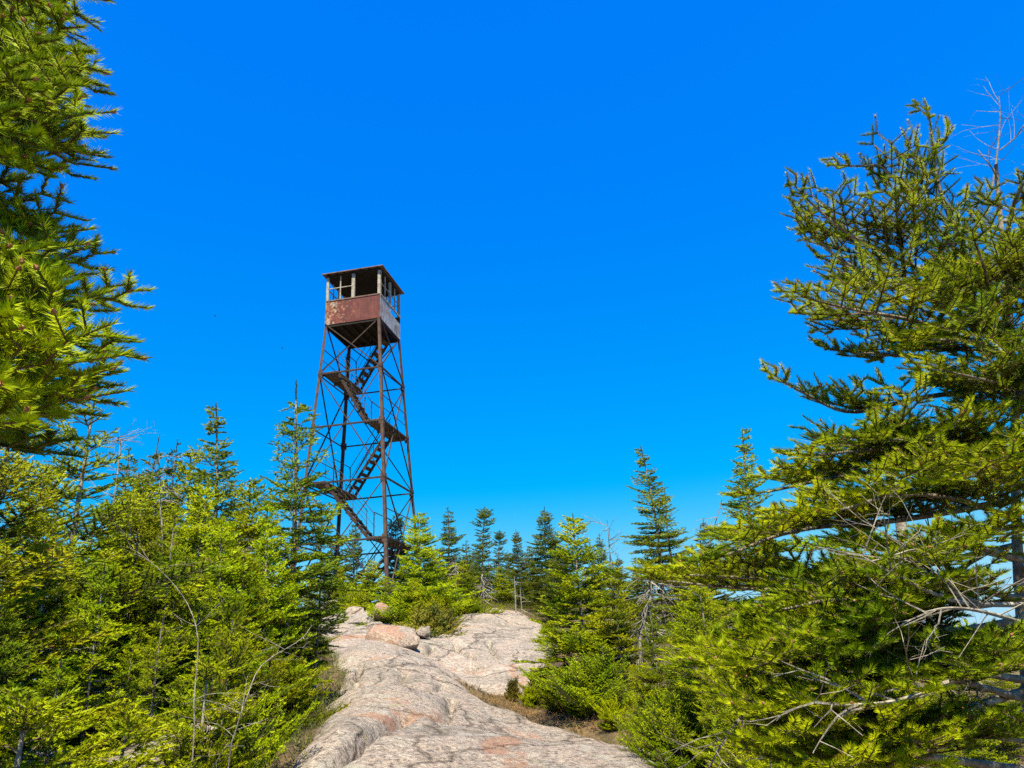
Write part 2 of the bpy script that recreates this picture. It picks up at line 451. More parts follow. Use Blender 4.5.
def build_ground():
    r = np.concatenate([np.arange(-14, 34, .22)])
    def axis(lo, hi, c0, c1, st):
        core = np.arange(c0, c1 + 1e-6, st)
        g = []; d = st
        v = c1
        while v < hi: d *= 1.28; v += d; g.append(v)
        g2 = []; d = st; v = c0
        while v > lo: d *= 1.28; v -= d; g2.append(v)
        return np.array(g2[::-1] + list(core) + g)
    X = axis(-6000, 6000, -10, 8, .2); Y = axis(-6000, 6000, -1, 30, .2)
    gx, gy = np.meshgrid(X, Y)
    z = ground_z(gx, gy)
    V = np.stack([gx.ravel(), gy.ravel(), z.ravel()], 1)
    nx, ny = len(X), len(Y)
    i = (np.arange(ny - 1)[:, None] * nx + np.arange(nx - 1)[None]).ravel()
    Q = np.stack([i, i + 1, i + nx + 1, i + nx], 1)
    tag(link('ground', mesh_np('ground', V, Q, M_GROUND, smooth=True)), kind='structure')
build_ground()

# carved cracks, hand placed where the photograph shows them (pixel polylines)
cracks = [[(395,690,9.2),(400,680,10.2),(404,672,10.8)], [(412,697,8.6),(430,686,9.8),(444,678,10.6)], [(440,728,7.2),(448,720,8),(452,708,9)],
 [(455,640,16.5),(458,648,16.0),(470,655,15.5),(474,660,15.2)], [(488,640,16.8),(494,655,15.6),(499,664,15)], [(425,652,15.2),(433,646,16)],
 [(350,755,5.5),(365,742,5.9),(385,728,6.5),(405,715,7.2)], [(330,768,5.3),(375,738,6.1),(410,718,7.1)], [(515,742,7.1),(522,735,7.4),(530,735,7.5)], [(360,665,11.7),(350,690,9)],
 [(470,668,14.6),(482,668,14.5)]]
def build_rock():
    st = .035
    X = np.arange(-7.2, 3.0, st * 1.3); Y = np.concatenate([np.arange(-1.4, 4, .15), np.arange(4, 12, st), np.arange(12, 27.5, .06)])
    gx, gy = np.meshgrid(X, Y)
    s = poly_sd(gx, gy, POLY).reshape(gx.shape)
    s = s + .14 + .16 * fbm(gx * 1.3, gy * 1.3, 21, 4)
    keep = s > -.35
    z = H(gx, gy)
    # foliated, glacier-worn surface: broad swells, then fine ribs along the grain
    u = gx * .79 + gy * .61; v = -gx * .61 + gy * .79
    z = z + .10 * fbm(gx * .7, gy * .7, 31, 3) + .035 * fbm(u * 1.3, v * 3.0, 33, 5) + .018 * fbm(u * 6, v * 11, 36, 4)
    st_ = fbm(u * .7, v * 1.5, 41, 3)
    z = z + .06 * (np.round(st_ * 5) / 5 - st_)
    for c in cracks:
        Pp = np.array([at(*q)[:2] for q in c])
        d = np.full(gx.shape, 9.0)
        for a, b in zip(Pp[:-1], Pp[1:]):
            e = b - a; t = np.clip(((gx - a[0]) * e[0] + (gy - a[1]) * e[1]) / (e @ e), 0, 1)
            wob = .03 * fbm(gx * 9, gy * 9, 51, 2)
            d = np.minimum(d, np.hypot(gx - a[0] - t * e[0], gy - a[1] - t * e[1]) + wob)
        z = z - .15 * np.exp(-(d / .045) ** 2) - .02 * np.exp(-(d / .12) ** 2)
    z = z - np.where(s < .35, .55 * (1 - np.clip(s + .35, 0, .7) / .7) ** 2.2, 0)
    idx = -np.ones(gx.shape, int); idx[keep] = np.arange(keep.sum())
    V = np.stack([gx[keep], gy[keep], z[keep]], 1)
    a, b, c, d = idx[:-1, :-1], idx[:-1, 1:], idx[1:, 1:], idx[1:, :-1]
    ok = (a >= 0) & (b >= 0) & (c >= 0) & (d >= 0)
    Q = np.stack([a[ok], b[ok], c[ok], d[ok]], 1)
    tag(link('rock_ledge', mesh_np('rock_ledge', V, Q, M_ROCK, smooth=True)), kind='structure')
build_rock()

def boulder(px, py, Y, dims, seed, mat, label, rz=0.0, group='loose boulders on the summit', sink=.3):
    import bmesh
    bm = bmesh.new(); bmesh.ops.create_icosphere(bm, subdivisions=4, radius=1.0)
    rng = np.random.default_rng(seed)
    V = np.array([v.co for v in bm.verts])
    for k in range(14):                                # planar breaks
        nrm = rng.normal(size=3); nrm /= np.linalg.norm(nrm)
        t = rng.uniform(.42, .78); dd = V @ nrm
        V = V - nrm * np.clip(dd - t, 0, None)[:, None]
    V += V * (.10 * fbm(V[:, 0] * 2 + seed, V[:, 1] * 2 + V[:, 2] * 1.7, seed, 4))[:, None]
    for v, c in zip(bm.verts, V): v.co = c * np.array(dims) / 2
    me = bpy.data.meshes.new('boulder'); bm.to_mesh(me); bm.free(); me.materials.append(mat)
    for p in me.polygons: p.use_smooth = True
    p = at(px, py, Y)
    o = link('boulder', me, loc=(p[0], p[1], p[2]))
    o.rotation_euler = (rng.uniform(-.15, .15), rng.uniform(-.15, .15), rz)
    tag(o, label, 'boulder', group)
boulder(386,614,18.5,(.66,.6,.7),3,M_ROCKO,'upright rounded pinkish boulder leaning on the ledge below the tower',.4)
boulder(396,641,15.4,(1.3,1.1,.9),14,M_ROCKO,'broad orange-stained boulder in the middle of the ledge',.25)
boulder(338,608,23.0,(1.3,1.0,.5),5,M_ROCKW,'white slab of rock at the foot of the tower\'s rear leg')
boulder(412,610,21.0,(1.3,1.0,.6),6,M_ROCKW,'pale boulder half hidden behind low fir growth')
boulder(366,622,18.8,(1.0,1.3,.6),7,M_ROCK,'low pink rock block left of the upright boulder',.8)
boulder(352,616,20.5,(.9,.8,.5),21,M_ROCK,'angular pinkish block at the left end of the boulder group')
boulder(376,628,17.4,(.55,.5,.35),22,M_ROCK,'small broken rock wedged behind the broad orange-stained boulder')
boulder(424,634,16.6,(.5,.45,.35),23,M_ROCKO,'small brownish rock at the right end of the boulder group')
boulder(358,640,15.8,(.45,.5,.25),24,M_ROCKW,'small flat rock left of the broad orange-stained boulder')
boulder(123,703,6.4,(.62,.6,.5),8,M_ROCKW,'grey rock peeping out between fir branches at the left')
boulder(150,764,5.0,(1.0,.9,.4),9,M_ROCKW,'flat pale rock at the bottom edge under the left firs')
boulder(183,668,8.2,(.6,.5,.3),10,M_ROCKW,'small pale rock behind the bare sapling')
boulder(25,768,4.6,(.7,.6,.3),11,M_ROCKW,'small grey rock in the bottom left corner')
boulder(262,640,10,(.8,.6,.5),12,M_ROCKW,'grey rock in the shade among trunks left of the ledge')

# ------------------------------------------------------------------ conifers
UPZ = np.array([0, 0, 1.0])
def nrmz(a): return a / np.maximum(np.linalg.norm(a, axis=-1, keepdims=True), 1e-9)

def twigs(L, rng, seg=.05, lift=.15, dens=1.0, lv2=.7, maxside=.5, gapstart=.12):
    """A flat spray along +x. Returns arrays p0,p1,r,age,rem (rem: how far the twig goes on after it)."""
    S = []
    def grow(p, d, Lt, lev, r0):
        n = max(1, int(round(Lt / seg))); st = Lt / n; s = 0
        for i in range(n):
            q = p + d * st
            S.append((p, q, r0 * (1 - s / Lt) + .0012, 1.0 if i >= n - 1 else max(0.05, .75 - .28 * (n - 1 - i)), Lt - s, lev, s))
            s += st; p = q
            d = d + rng.normal(0, .035, 3) + np.array([0, 0, .03 * lift])
            d /= np.linalg.norm(d)
            rem = Lt - s
            if lev == 0:
                if s < gapstart * Lt: continue
                for sg in (-1, 1):
                    if rng.random() > .97 * dens: continue
                    l = min(maxside, .62 * rem + .05) * rng.uniform(.6, 1.1)
                    child(p, d, sg, l, lev, r0)
            elif lev == 1 and rng.random() < lv2:
                if rem < seg * .8 and n > 1: continue
                sg = 1 if (i % 2) else -1
                l = (.5 * rem + .03) * rng.uniform(.6, 1.1)
                child(p, d, sg, min(l, .2), lev, r0)
                if rng.random() < .5: child(p, d, -sg, min(l, .2), lev, r0)
    def child(p, d, sg, l, lev, r0):
        a = rng.uniform(.75, 1.05) * sg
        side = np.cross(UPZ, d); side /= np.linalg.norm(side)
        l = max(l, .05)
        dd = d * math.cos(a) + side * math.sin(a) + np.array([0, 0, lift * rng.uniform(-.1, 1.0)])
        dd /= np.linalg.norm(dd)
        grow(p, dd, l, lev + 1, r0 * .5)
    grow(np.zeros(3), np.array([1.0, 0, 0]), L, 0, .0013 + .005 * L)
    p0 = np.array([s[0] for s in S]); p1 = np.array([s[1] for s in S])
    return dict(p0=p0, p1=p1, r=np.array([s[2] for s in S]), age=np.array([s[3] for s in S]), rem=np.array([s[4] for s in S]),
                lev=np.array([s[5] for s in S]), s=np.array([s[6] for s in S]), L=L)

def needles(p0, p1, up, age, rng, per, nl, w, droop=0.0):
    """Every twig piece gets `per` needles: narrow blades swept forward, combed to the sides and upward."""
    n = len(p0)
    d = p1 - p0; ln = np.linalg.norm(d, axis=1, keepdims=True); d = d / np.maximum(ln, 1e-6)
    s = nrmz(np.cross(d, up)); u = np.cross(s, d)
    d = np.repeat(d, per, 0); s = np.repeat(s, per, 0); u = np.repeat(u, per, 0)
    N = n * per
    t = (np.tile(np.arange(per), n) + rng.random(N)) / per * 1.08
    phi = np.where(rng.random(N) < .68, rng.choice([-1., 1.], N) * rng.normal(1.25, .40, N), rng.uniform(-1.1, 1.1, N))
    al = rng.uniform(.72, 1.08, N) * np.where(t > .9, .6, 1.0)
    rad = u * np.cos(phi)[:, None] + s * np.sin(phi)[:, None]
    nd = d * np.cos(al)[:, None] + rad * np.sin(al)[:, None]
    b = np.repeat(p0, per, 0) + d * (np.repeat(ln, per, 0) * t[:, None])
    wd = nrmz(np.cross(nd, rad)) * (w / 2)
    le = nl * rng.uniform(.75, 1.15, N)
    V = np.empty((N, 3, 3))
    V[:, 0] = b - wd; V[:, 1] = b + wd; V[:, 2] = b + nd * le[:, None]
    F = np.arange(N * 3).reshape(-1, 3)
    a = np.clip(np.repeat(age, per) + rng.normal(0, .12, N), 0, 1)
    return V.reshape(-1, 3), F, a

def prisms(p0, p1, r0, r1):
    """three-sided tapered sticks"""
    n = len(p0)
    d = nrmz(p1 - p0); ref = np.where(np.abs(d[:, 2:3]) > .8, np.array([[1., 0, 0]]), np.array([[0, 0, 1.]]))
    u = nrmz(np.cross(d, ref)); v = np.cross(d, u)
    V = np.empty((n, 6, 3))
    for k in range(3):
        a = k * 2 * PI / 3; o = u * math.cos(a) + v * math.sin(a)
        V[:, k] = p0 + o * np.asarray(r0)[:, None]; V[:, 3 + k] = p1 + o * np.asarray(r1)[:, None]
    base = np.arange(n)[:, None] * 6
    Q = np.concatenate([base + np.array([[k, (k + 1) % 3, 3 + (k + 1) % 3, 3 + k]]) for k in range(3)], 0)
    return V.reshape(-1, 3), Q

LOD = {  # seg, needles per piece, needle length, needle width, wood on twigs below this level
    'near': dict(seg=.05, per=92, nl=.0195, w=.0027, wood=3),
    'mid': dict(seg=.055, per=22, nl=.021, w=.0075, wood=1),
    'midfar': dict(seg=.065, per=13, nl=.030, w=.012, wood=0),
    'far': dict(seg=.07, per=10, nl=.034, w=.017, wood=0),
}
_tw = {}
def spray(L, lod, variant, rng0=None, **kw):
    key = (round(L, 1), lod, variant, tuple(sorted(kw.items())))
    if key not in _tw:
        _tw[key] = twigs(max(.1, round(L, 1)), np.random.default_rng(abs(hash((round(L, 1) * 10, variant * 7 + len(lod)))) % 99991), seg=LOD[lod]['seg'], **kw)
    return _tw[key]

class Collect:
    def __init__(s): s.c = []; s.w = []; s.dw = []; s.b = []
def place_spray(out, T, A, az, pitch, L, curl, roll, rng, bare=.0, cover=.75, sag=0.0):
    """Puts a spray template at point A, heading az/pitch, curling up (or down) towards its tip."""
    k = L / T['L']
    def tr(P):
        x, y, z = P[:, 0] * k, P[:, 1] * k, P[:, 2] * k
        q = np.clip(x / L, 0, 1.1)
        z = z + L * curl * q * q - L * sag * np.sin(np.clip(q, 0, 1) * PI)
        y, z = y * math.cos(roll) - z * math.sin(roll), y * math.sin(roll) + z * math.cos(roll)
        x, z = x * math.cos(pitch) - z * math.sin(pitch), x * math.sin(pitch) + z * math.cos(pitch)
        x, y = x * math.cos(az) - y * math.sin(az), x * math.sin(az) + y * math.cos(az)
        return np.stack([x, y, z], 1) + A
    p0, p1 = tr(T['p0']), tr(T['p1'])
    frac = np.where(T['lev'] == 0, T['s'] / T['L'], 1)
    leafy = (frac >= bare) & ((T['rem'] * k < cover) | (T['lev'] > 0))
    out.c.append((p0[leafy], p1[leafy], T['age'][leafy]))
    out.w.append((p0, p1, T['r'] * k ** .5, T['lev']))

def tree_parts(out, lod, rng, mats, parent, trunkV=None, dead=None):
    P = LOD[lod]
    p0 = np.concatenate([c[0] for c in out.c]); p1 = np.concatenate([c[1] for c in out.c]); ag = np.concatenate([c[2] for c in out.c])
    up = np.broadcast_to(UPZ, p0.shape) + rng.normal(0, .3, p0.shape)
    V, F, a = needles(p0, p1, up, ag, rng, P['per'], P['nl'], P['w'])
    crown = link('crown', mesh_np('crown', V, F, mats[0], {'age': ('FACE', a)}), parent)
    w0 = np.concatenate([c[0] for c in out.w]); w1 = np.concatenate([c[1] for c in out.w]); r = np.concatenate([c[2] for c in out.w]); lv = np.concatenate([c[3] for c in out.w])
    m_ = lv <= P['wood']
    if m_.any():
        V, Q = prisms(w0[m_], w1[m_], r[m_], r[m_] * .85)
        link('limbs', mesh_np('limbs', V, Q, mats[1]), parent)
    if out.b:
        b0 = np.concatenate([c[0] for c in out.b]); b1 = np.concatenate([c[1] for c in out.b]); br = np.concatenate([c[2] for c in out.b])
        V, Q = prisms(b0, b1, br, br * .8)
        link('dead_twigs', mesh_np('dead_twigs', V, Q, M_DEAD), parent)
    return crown, len(a)

def bare_spray(A, az, pitch, L, rng, r=.006):
    """A dead, needle-less branch with crooked side twigs."""
    S = []
    def go(p, d, Lt, lev, r0):
        n = max(2, int(Lt / .05)); st = Lt / n
        for i in range(n):
            d = nrmz(d + rng.normal(0, .14, 3) + np.array([0, 0, -.02]))
            q = p + d * st; rr = r0 * (1 - .8 * i / n)
            S.append((p, q, rr)); p = q
            if lev < 2 and rng.random() < .55:
                dd = nrmz(d * .7 + rng.normal(0, .6, 3) * np.array([1, 1, .5]))
                go(p, dd, Lt * (1 - i / n) * rng.uniform(.3, .6) + .03, lev + 1, rr * .6)
    d = np.array([math.cos(az) * math.cos(pitch), math.sin(az) * math.cos(pitch), math.sin(pitch)])
    go(np.asarray(A, float), d, L, 0, r)
    return np.array([s[0] for s in S]), np.array([s[1] for s in S]), np.array([s[2] for s in S])

def trunk_mb(Ht, r0, rng, lean=.03, top=.004, n=9):
    zs = np.linspace(-.25, Ht, 16)
    x = lean * np.sin(zs * 1.3 + rng.uniform(0, 6)) * .5 + lean * zs / max(Ht, .1) * rng.normal()
    y = lean * np.cos(zs * 1.1 + rng.uniform(0, 6)) * .5
    r = top + (r0 - top) * np.clip(1 - zs / Ht, 0, 1.1) ** .8
    r[:2] *= 1.25
    mb = MB(); mb.tube(np.stack([x, y, zs], 1), r, n)
    def pos(z): return np.array([np.interp(z, zs, x), np.interp(z, zs, y), z]), np.interp(z, zs, r)
    return mb, pos

def conifer(name, Ht, Rad, lod, seed, prof='fir', mat=None, whorl=.13, per=6, lowest=.04, bare=.15, deadlow=0, gaps=.1, r0=None, dens=1.0, toppy=.0, lv2=.7):
    """A tree of `Ht` metres at the origin: trunk, limbs, needled crown, dead lower twigs."""
    rng = np.random.default_rng(seed)
    root = empty(name)
    tb, pos = trunk_mb(Ht, r0 or .007 * Ht + .008, rng, lean=.02 * Ht)
    tb.build('trunk', M_BARK, root, smooth=True)
    out = Collect()
    z = lowest * Ht; az0 = rng.uniform(0, 6)
    lean_az = rng.uniform(0, 2 * PI)
    while z < Ht * .985:
        h = z / Ht
        if prof == 'fir': f = (1 - h) ** .82 * (1 if h > .12 else .75 + h * 2)
        elif prof == 'spire': f = .035 + .95 * (1 - h) ** 1.2
        elif prof == 'club': f = (1 - h) ** .6 * .6 + (.25 if .78 < h < .95 else 0)
        elif prof == 'bush': f = (1 - h ** 2.2) ** .6
        else: f = (1 - h) ** .9
        f *= rng.uniform(.72, 1.22)
        f *= 1 + .18 * math.sin(z * 7 + seed) * (1 if Ht > 1 else .3)
        k = max(4, int(per * (1 - .25 * h)))
        az0 += rng.uniform(.4, 1.2)
        for j in range(k):
            if rng.random() < gaps: continue
            az = az0 + j * 2 * PI / k + rng.normal(0, .22)
            L = Rad * f * rng.uniform(.62, 1.15) * (1 + .16 * math.cos(az - lean_az))
            if L < .05: continue
            pitch = .55 * h ** 1.8 + rng.normal(.02, .10) - (.18 if prof == 'spire' and h < .6 else 0) + (.3 if prof == 'bush' else 0)
            A, tr_ = pos(z + rng.uniform(-.4, .4) * whorl)
            T = spray(L, lod, rng.integers(0, 3), lift=.14, dens=dens, lv2=lv2)
            place_spray(out, T, A, az, pitch, L, .06 + .14 * rng.random(), rng.normal(0, .16), rng, bare=.6 * bare * (1 - h) * rng.uniform(.5, 1.4))
        z += whorl * (1 - .5 * h) * rng.uniform(.8, 1.2)
    # the leader
    A, _ = pos(Ht * .9); B, _ = pos(Ht); k = 5
    q = A + (B - A) * np.linspace(0, 1.06, k + 1)[:, None]
    out.c.append((q[:-1], q[1:], np.linspace(.2, .9, k)))
    for q in range(deadlow):
        zz = rng.uniform(.05, .75) * Ht
        A, _ = pos(zz)
        out.b.append(bare_spray(A, rng.uniform(0, 2 * PI), rng.uniform(-.5, .15), Rad * (1 - zz / Ht) * rng.uniform(.5, 1.0) + .08, rng))
    c, n = tree_parts(out, lod, rng, (mat or M_FIR, M_TWIG), root)
    root['H'] = Ht
    return root, n

protos = {}
used = set()
counts = {}
def proto(key):
    if key in protos: return protos[key]
    d = dict(
     A=('balsam_fir', 3.0, 1.05, 'mid', 11, dict(whorl=.23, per=8, deadlow=14, gaps=.1)),
     B=('balsam_fir', 3.0, 1.15, 'mid', 12, dict(whorl=.25, per=7, deadlow=20, gaps=.15, bare=.3)),
     K=('young_fir', 1.3, .62, 'mid', 13, dict(whorl=.15, per=7, gaps=.05)),
     S=('red_spruce', 3.6, .85, 'midfar', 14, dict(prof='spire', whorl=.18, per=7, deadlow=34, gaps=.18, bare=.3, mat=M_SPR)),
     U=('red_spruce', 3.6, .80, 'midfar', 24, dict(prof='spire', lowest=.22, whorl=.17, per=6, deadlow=44, gaps=.22, bare=.35, mat=M_SPR)),
     F=('balsam_fir', 2.6, .85, 'midfar', 15, dict(whorl=.16, per=8, deadlow=8, gaps=.08)),
     G=('balsam_fir', 2.6, .80, 'midfar', 16, dict(whorl=.17, per=7, deadlow=24, gaps=.15)),
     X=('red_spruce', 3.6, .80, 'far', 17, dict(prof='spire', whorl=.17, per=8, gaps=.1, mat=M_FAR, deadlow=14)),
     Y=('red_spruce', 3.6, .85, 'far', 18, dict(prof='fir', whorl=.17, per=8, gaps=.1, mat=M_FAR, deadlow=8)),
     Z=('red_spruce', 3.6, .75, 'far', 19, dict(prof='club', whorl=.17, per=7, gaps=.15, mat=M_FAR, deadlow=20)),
     L=('creeping_fir', .7, .75, 'midfar', 20, dict(prof='bush', whorl=.07, per=7, gaps=.05, deadlow=6)),
     M=('creeping_fir', .7, .8, 'mid', 21, dict(prof='bush', whorl=.09, per=7, gaps=.05, deadlow=8)),
     W=('low_shrub', .5, .5, 'midfar', 22, dict(prof='bush', whorl=.05, per=7, gaps=.05, mat=M_SHRUB, deadlow=10)),
    )[key]
    r, n = conifer(d[0], d[1], d[2], d[3], d[4], **d[5])
    counts[key] = n
    protos[key] = r
    return r

def plant(key, px, py, Y, rs, label, group=None, cat='fir tree', rz=None, base=None, lean=0.0):
    """Top of the tree at pixel (px,py), Y metres ahead; it stands on the ground there."""
    p = at(px, py, Y)
    g = gz(p[0], p[1]) if base is None else base
    r = proto(key)
    o = r if key not in used else copy_tree(r)
    used.add(key)
    h = max(.25, p[2] - g)
    sz = h / (r['H'] * .995)
    o.location = (p[0], p[1], g - .03)
    o.scale = (sz * rs, sz * rs, sz)
    o.rotation_euler = (0, lean, (px * 1.7 + py) % 6.28 if rz is None else rz)
    tag(o, label, cat, group)
    return o

# ------------------------------------------------------------------ fire tower
def build_tower():
    cx, cy = -5.525, 25.608
    Hf, hh, sl_, a = 10.131, 2.0262, 0.0621, 1.065
    root = empty('fire_tower', (cx, cy, 1.823 + EYE), -0.18745)
    tag(root, 'tall rusty steel lookout tower with zigzag stairs and a small red-panelled cab', 'fire tower')
    def hw(z): return a + sl_ * (Hf - z)
    def cor(sx, sy, z): return np.array([sx * hw(z), sy * hw(z), z])
    X, Y_, Z_ = np.array([1., 0, 0]), np.array([0, 1., 0]), np.array([0, 0, 1.])
    rings = [Hf - hh * k for k in range(0, 6)]       # 0 = cab floor, 5 = base
    faces = [((-1, -1), (1, -1), Y_ * -1), ((1, -1), (1, 1), X), ((1, 1), (-1, 1), Y_), ((-1, 1), (-1, -1), X * -1)]
    for sx in (-1, 1):
        for sy in (-1, 1):
            mb = MB()
            t, b = cor(sx, sy, Hf - .02), cor(sx, sy, 0 - .25)
            w = .10
            mb.bar(b - X * sx * w / 2, t - X * sx * w * .42, w, .012, X)
            mb.bar(b - Y_ * sy * (w / 2 + .008), t - Y_ * sy * (w * .42 + .008), w, .012, Y_)
            for k in range(1, 5):                     # splice plates
                c = cor(sx, sy, rings[k])
                mb.box(c - X * sx * .075 + Y_ * sy * .012, (.15, .012, .26)); mb.box(c - Y_ * sy * .075 + X * sx * .012, (.012, .15, .26))
            lg = mb.build('leg', M_STEEL, root)
            f = MB(); c = cor(sx, sy, -.28); f.box(c + Z_ * .07, (.5, .5, .42)); f.build('footing', M_CONC, root)
    def member(name, p, q, nrm, w=.05, off=0.0):
        mb = MB(); d = nrmz(q - p); inw = nrm * -1
        side = np.cross(d, nrm)
        mb.bar(p + nrm * off, q + nrm * off, w, .007, side)
        mb.bar(p + nrm * off + side * (w / 2 - .003) + inw * w * .45, q + nrm * off + side * (w / 2 - .003) + inw * w * .45, w * .8, .007, inw)
        mb.build(name, M_BRACE, root)
    for k in range(1, 5):
        for (s0, s1, nr) in faces:
            member('strut', cor(*s0, rings[k]), cor(*s1, rings[k]), nr, .055, .016)
    def x_brace(k0, k1):
        for (s0, s1, nr) in faces:
            member('brace', cor(*s0, rings[k0]), cor(*s1, rings[k1]), nr, .040, .026)
            member('brace', cor(*s1, rings[k0]), cor(*s0, rings[k1]), nr, .040, -.022)
    x_brace(0, 1); x_brace(1, 3); x_brace(3, 5)
    # landings: along the left and the right face by turns
    lw = .68
    for k in range(1, 5):
        z = rings[k]; sx = -1 if k % 2 else 1; h0 = hw(z) - .05
        mb = MB()
        for j in range(6):
            xx = sx * (h0 - .06 - j * lw / 6)
            mb.box((xx, 0, z + .06), (lw / 6 - .012, 2 * h0, .035))
        for yy in (-h0 + .1, 0, h0 - .1): mb.box((sx * (h0 - lw / 2), yy, z + .0), (lw, .05, .08))
        ld = mb.build('landing', M_TREAD, root)
        rb = MB()
        for yy in (-h0 + .7, h0 - .7): rb.tube([(sx * (h0 - lw), yy, z + .05), (sx * (h0 - lw), yy, z + 1.0)], .016)
        rb.tube([(sx * (h0 - lw), -h0 + .7, z + 1.0), (sx * (h0 - lw), h0 - .7, z + 1.0)], .016)
        rb.tube([(sx * (h0 - .06), -h0 + .02, z + 1.0), (sx * (h0 - .06), h0 - .02, z + 1.0)], .016)
        rb.tube([(sx * (h0 - .06), -h0 + .02, z + .55), (sx * (h0 - .06), h0 - .02, z + .55)], .013)
        rb.build('guard_rail', M_BRACE, ld)
    # stair flights: back side and front side by turns
    def flight(p, q, yc):
        p = np.array([p[0], yc, p[1]]); q = np.array([q[0], yc, q[1]])       # p upper, q lower
        mb = MB(); wd = .56
        for s in (-1, 1):
            mb.bar(p + Y_ * s * wd / 2, q + Y_ * s * wd / 2, .10, .025, np.cross(nrmz(p - q), Y_))
        fl = mb.build('stair_flight', M_BRACE, root)
        n = int(round(abs(p[2] - q[2]) / .235)); tm = MB()
        for i in range(1, n):
            c = q + (p - q) * i / n
            tm.box(c, (.21, wd - .035, .03))
        tm.build('tread', M_TREAD, fl)
        rl = MB()
        for s in (-1, 1):
            o = Y_ * s * (wd / 2 + .03)
            rl.tube([p + o + Z_ * .85, q + o + Z_ * .85], .013)
            rl.tube([p + o + Z_ * .45, q + o + Z_ * .45], .008)
            for t in (.03, .5, .97):
                c = q + (p - q) * t; rl.tube([c + o, c + o + Z_ * .85], .010)
        rl.build('handrail', M_BRACE, fl)
    for k in range(0, 5):
        zt, zb = rings[k] + (.05 if k else -.02), rings[k + 1] + .07
        up_s = 1 if k % 2 == 0 else -1
        xt = up_s * (hw(zt) - (lw if k else .35)); xb = -up_s * (hw(zb) - lw - .04)
        yc = (hw(zb) - .52) if k % 2 == 0 else -(hw(zb) - .52)
        flight((xt, zt), (xb, zb), yc)
    # the cab
    cab = empty('cab', (0, 0, Hf), parent=root)
    fl = MB(); s = a
    fl.box((-.22, 0, .0), (2 * s - .44, 2 * s - .02, .05))                    # the hatch is left open over the top flight
    fl.box((s - .22, -.35, .0), (.44 - .01, 2 * s - .72, .05))
    for i in range(5): fl.box((-s + .2 + i * .36, 0, -.075), (.05, 2 * s - .1, .1))
    for sy in (-1, 1): fl.box((0, sy * (s - .03), -.08), (2 * s, .06, .12)); 
    for sx in (-1, 1): fl.box((sx * (s - .03), 0, -.085), (.06, 2 * s - .14, .12))
    fl.build('floor', M_DARK, cab)
    ws, wt = .90, 1.93                                                       # sill and window head above the floor
    for i, (s0, s1, nr) in enumerate(faces):
        red = i != 1
        p0, p1 = np.array([s0[0] * s, s0[1] * s, 0]), np.array([s1[0] * s, s1[1] * s, 0])
        d = nrmz(p1 - p0)
        def seg(t0, t1, z0, z1, off=.0, th=.012):
            mb = MB(); A, B = p0 + d * t0, p0 + d * t1; zc = (z0 + z1) / 2
            mb.bar(A + Z_ * zc + nr * off, B + Z_ * zc + nr * off, z1 - z0, th, Z_); return mb
        if i == 1:
            seg(.0, 1.04, -.05, ws, .012).build('wall_panel', M_WHITE, cab)
            seg(1.05, 2.12, -.05, ws - .28, .010).build('wall_panel', M_WHITE, cab)
            seg(1.0, 2.1, ws - .03, ws + .02, .02, .05).build('rail', M_POST, cab)
        else:
            seg(.0, 2.13, -.05, ws, .012).build('wall_panel', M_RED, cab)
        sb = seg(.02, 2.11, ws, ws + .045, .006, .06); sb.build('sill', M_ROOF if i != 1 else M_POST, cab)
        seg(.0, 2.13, wt, wt + .15, .004, .04).build('header', M_DARK, cab)
        # posts and window bars
        for t, w in ((.05, .09), (1.065, .12), (2.08, .09)):
            win = MB()
            A = p0 + d * t; win.bar(A + Z_ * (ws + .04) - nr * .02, A + Z_ * wt - nr * .02, w, .07, d)
            win.build('window_post', M_POST, cab)
        for half, (t0, t1) in enumerate(((.1, 1.0), (1.13, 2.03))):
            wf = MB()
            if i == 0 and half == 1: 
                continue                                                     # this opening has lost its sash
            tm = (t0 + t1) / 2
            A = p0 + d * tm; wf.bar(A + Z_ * (ws + .04) - nr * .02, A + Z_ * wt - nr * .02, .04, .035, d)
            A, B = p0 + d * t0, p0 + d * t1
            wf.bar(A + Z_ * (ws + .55) - nr * .02, B + Z_ * (ws + .55) - nr * .02, .03, .03, Z_)
            wf.build('window_frame', M_POST, cab)
    rf = MB(); e = a + .145; ez = wt + .12; pk = .66
    c4 = [(-e, -e), (e, -e), (e, e), (-e, e)]
    V = [(x, y, ez) for x, y in c4] + [(0, 0, ez + pk)] + [(x, y, ez - .035) for x, y in c4]
    rf.add(V, [(0, 5, 6, 1), (1, 6, 7, 2), (2, 7, 8, 3), (3, 8, 5, 0), (8, 7, 6, 5)], [(0, 1, 4), (1, 2, 4), (2, 3, 4), (3, 0, 4)])
    rfo = rf.build('roof', M_ROOF, cab)
    sf = MB()
    for k in range(-3, 4): sf.box((k * .33, 0, ez - .05), (.05, 2 * e - .04, .03))
    sf.box((0, 0, ez - .08), (2 * a - .06, 2 * a - .06, .02))  # dark sheet added to keep the cab interior black, as in shade
    sf.build('shade_ceiling', M_DARK, cab)
build_tower()

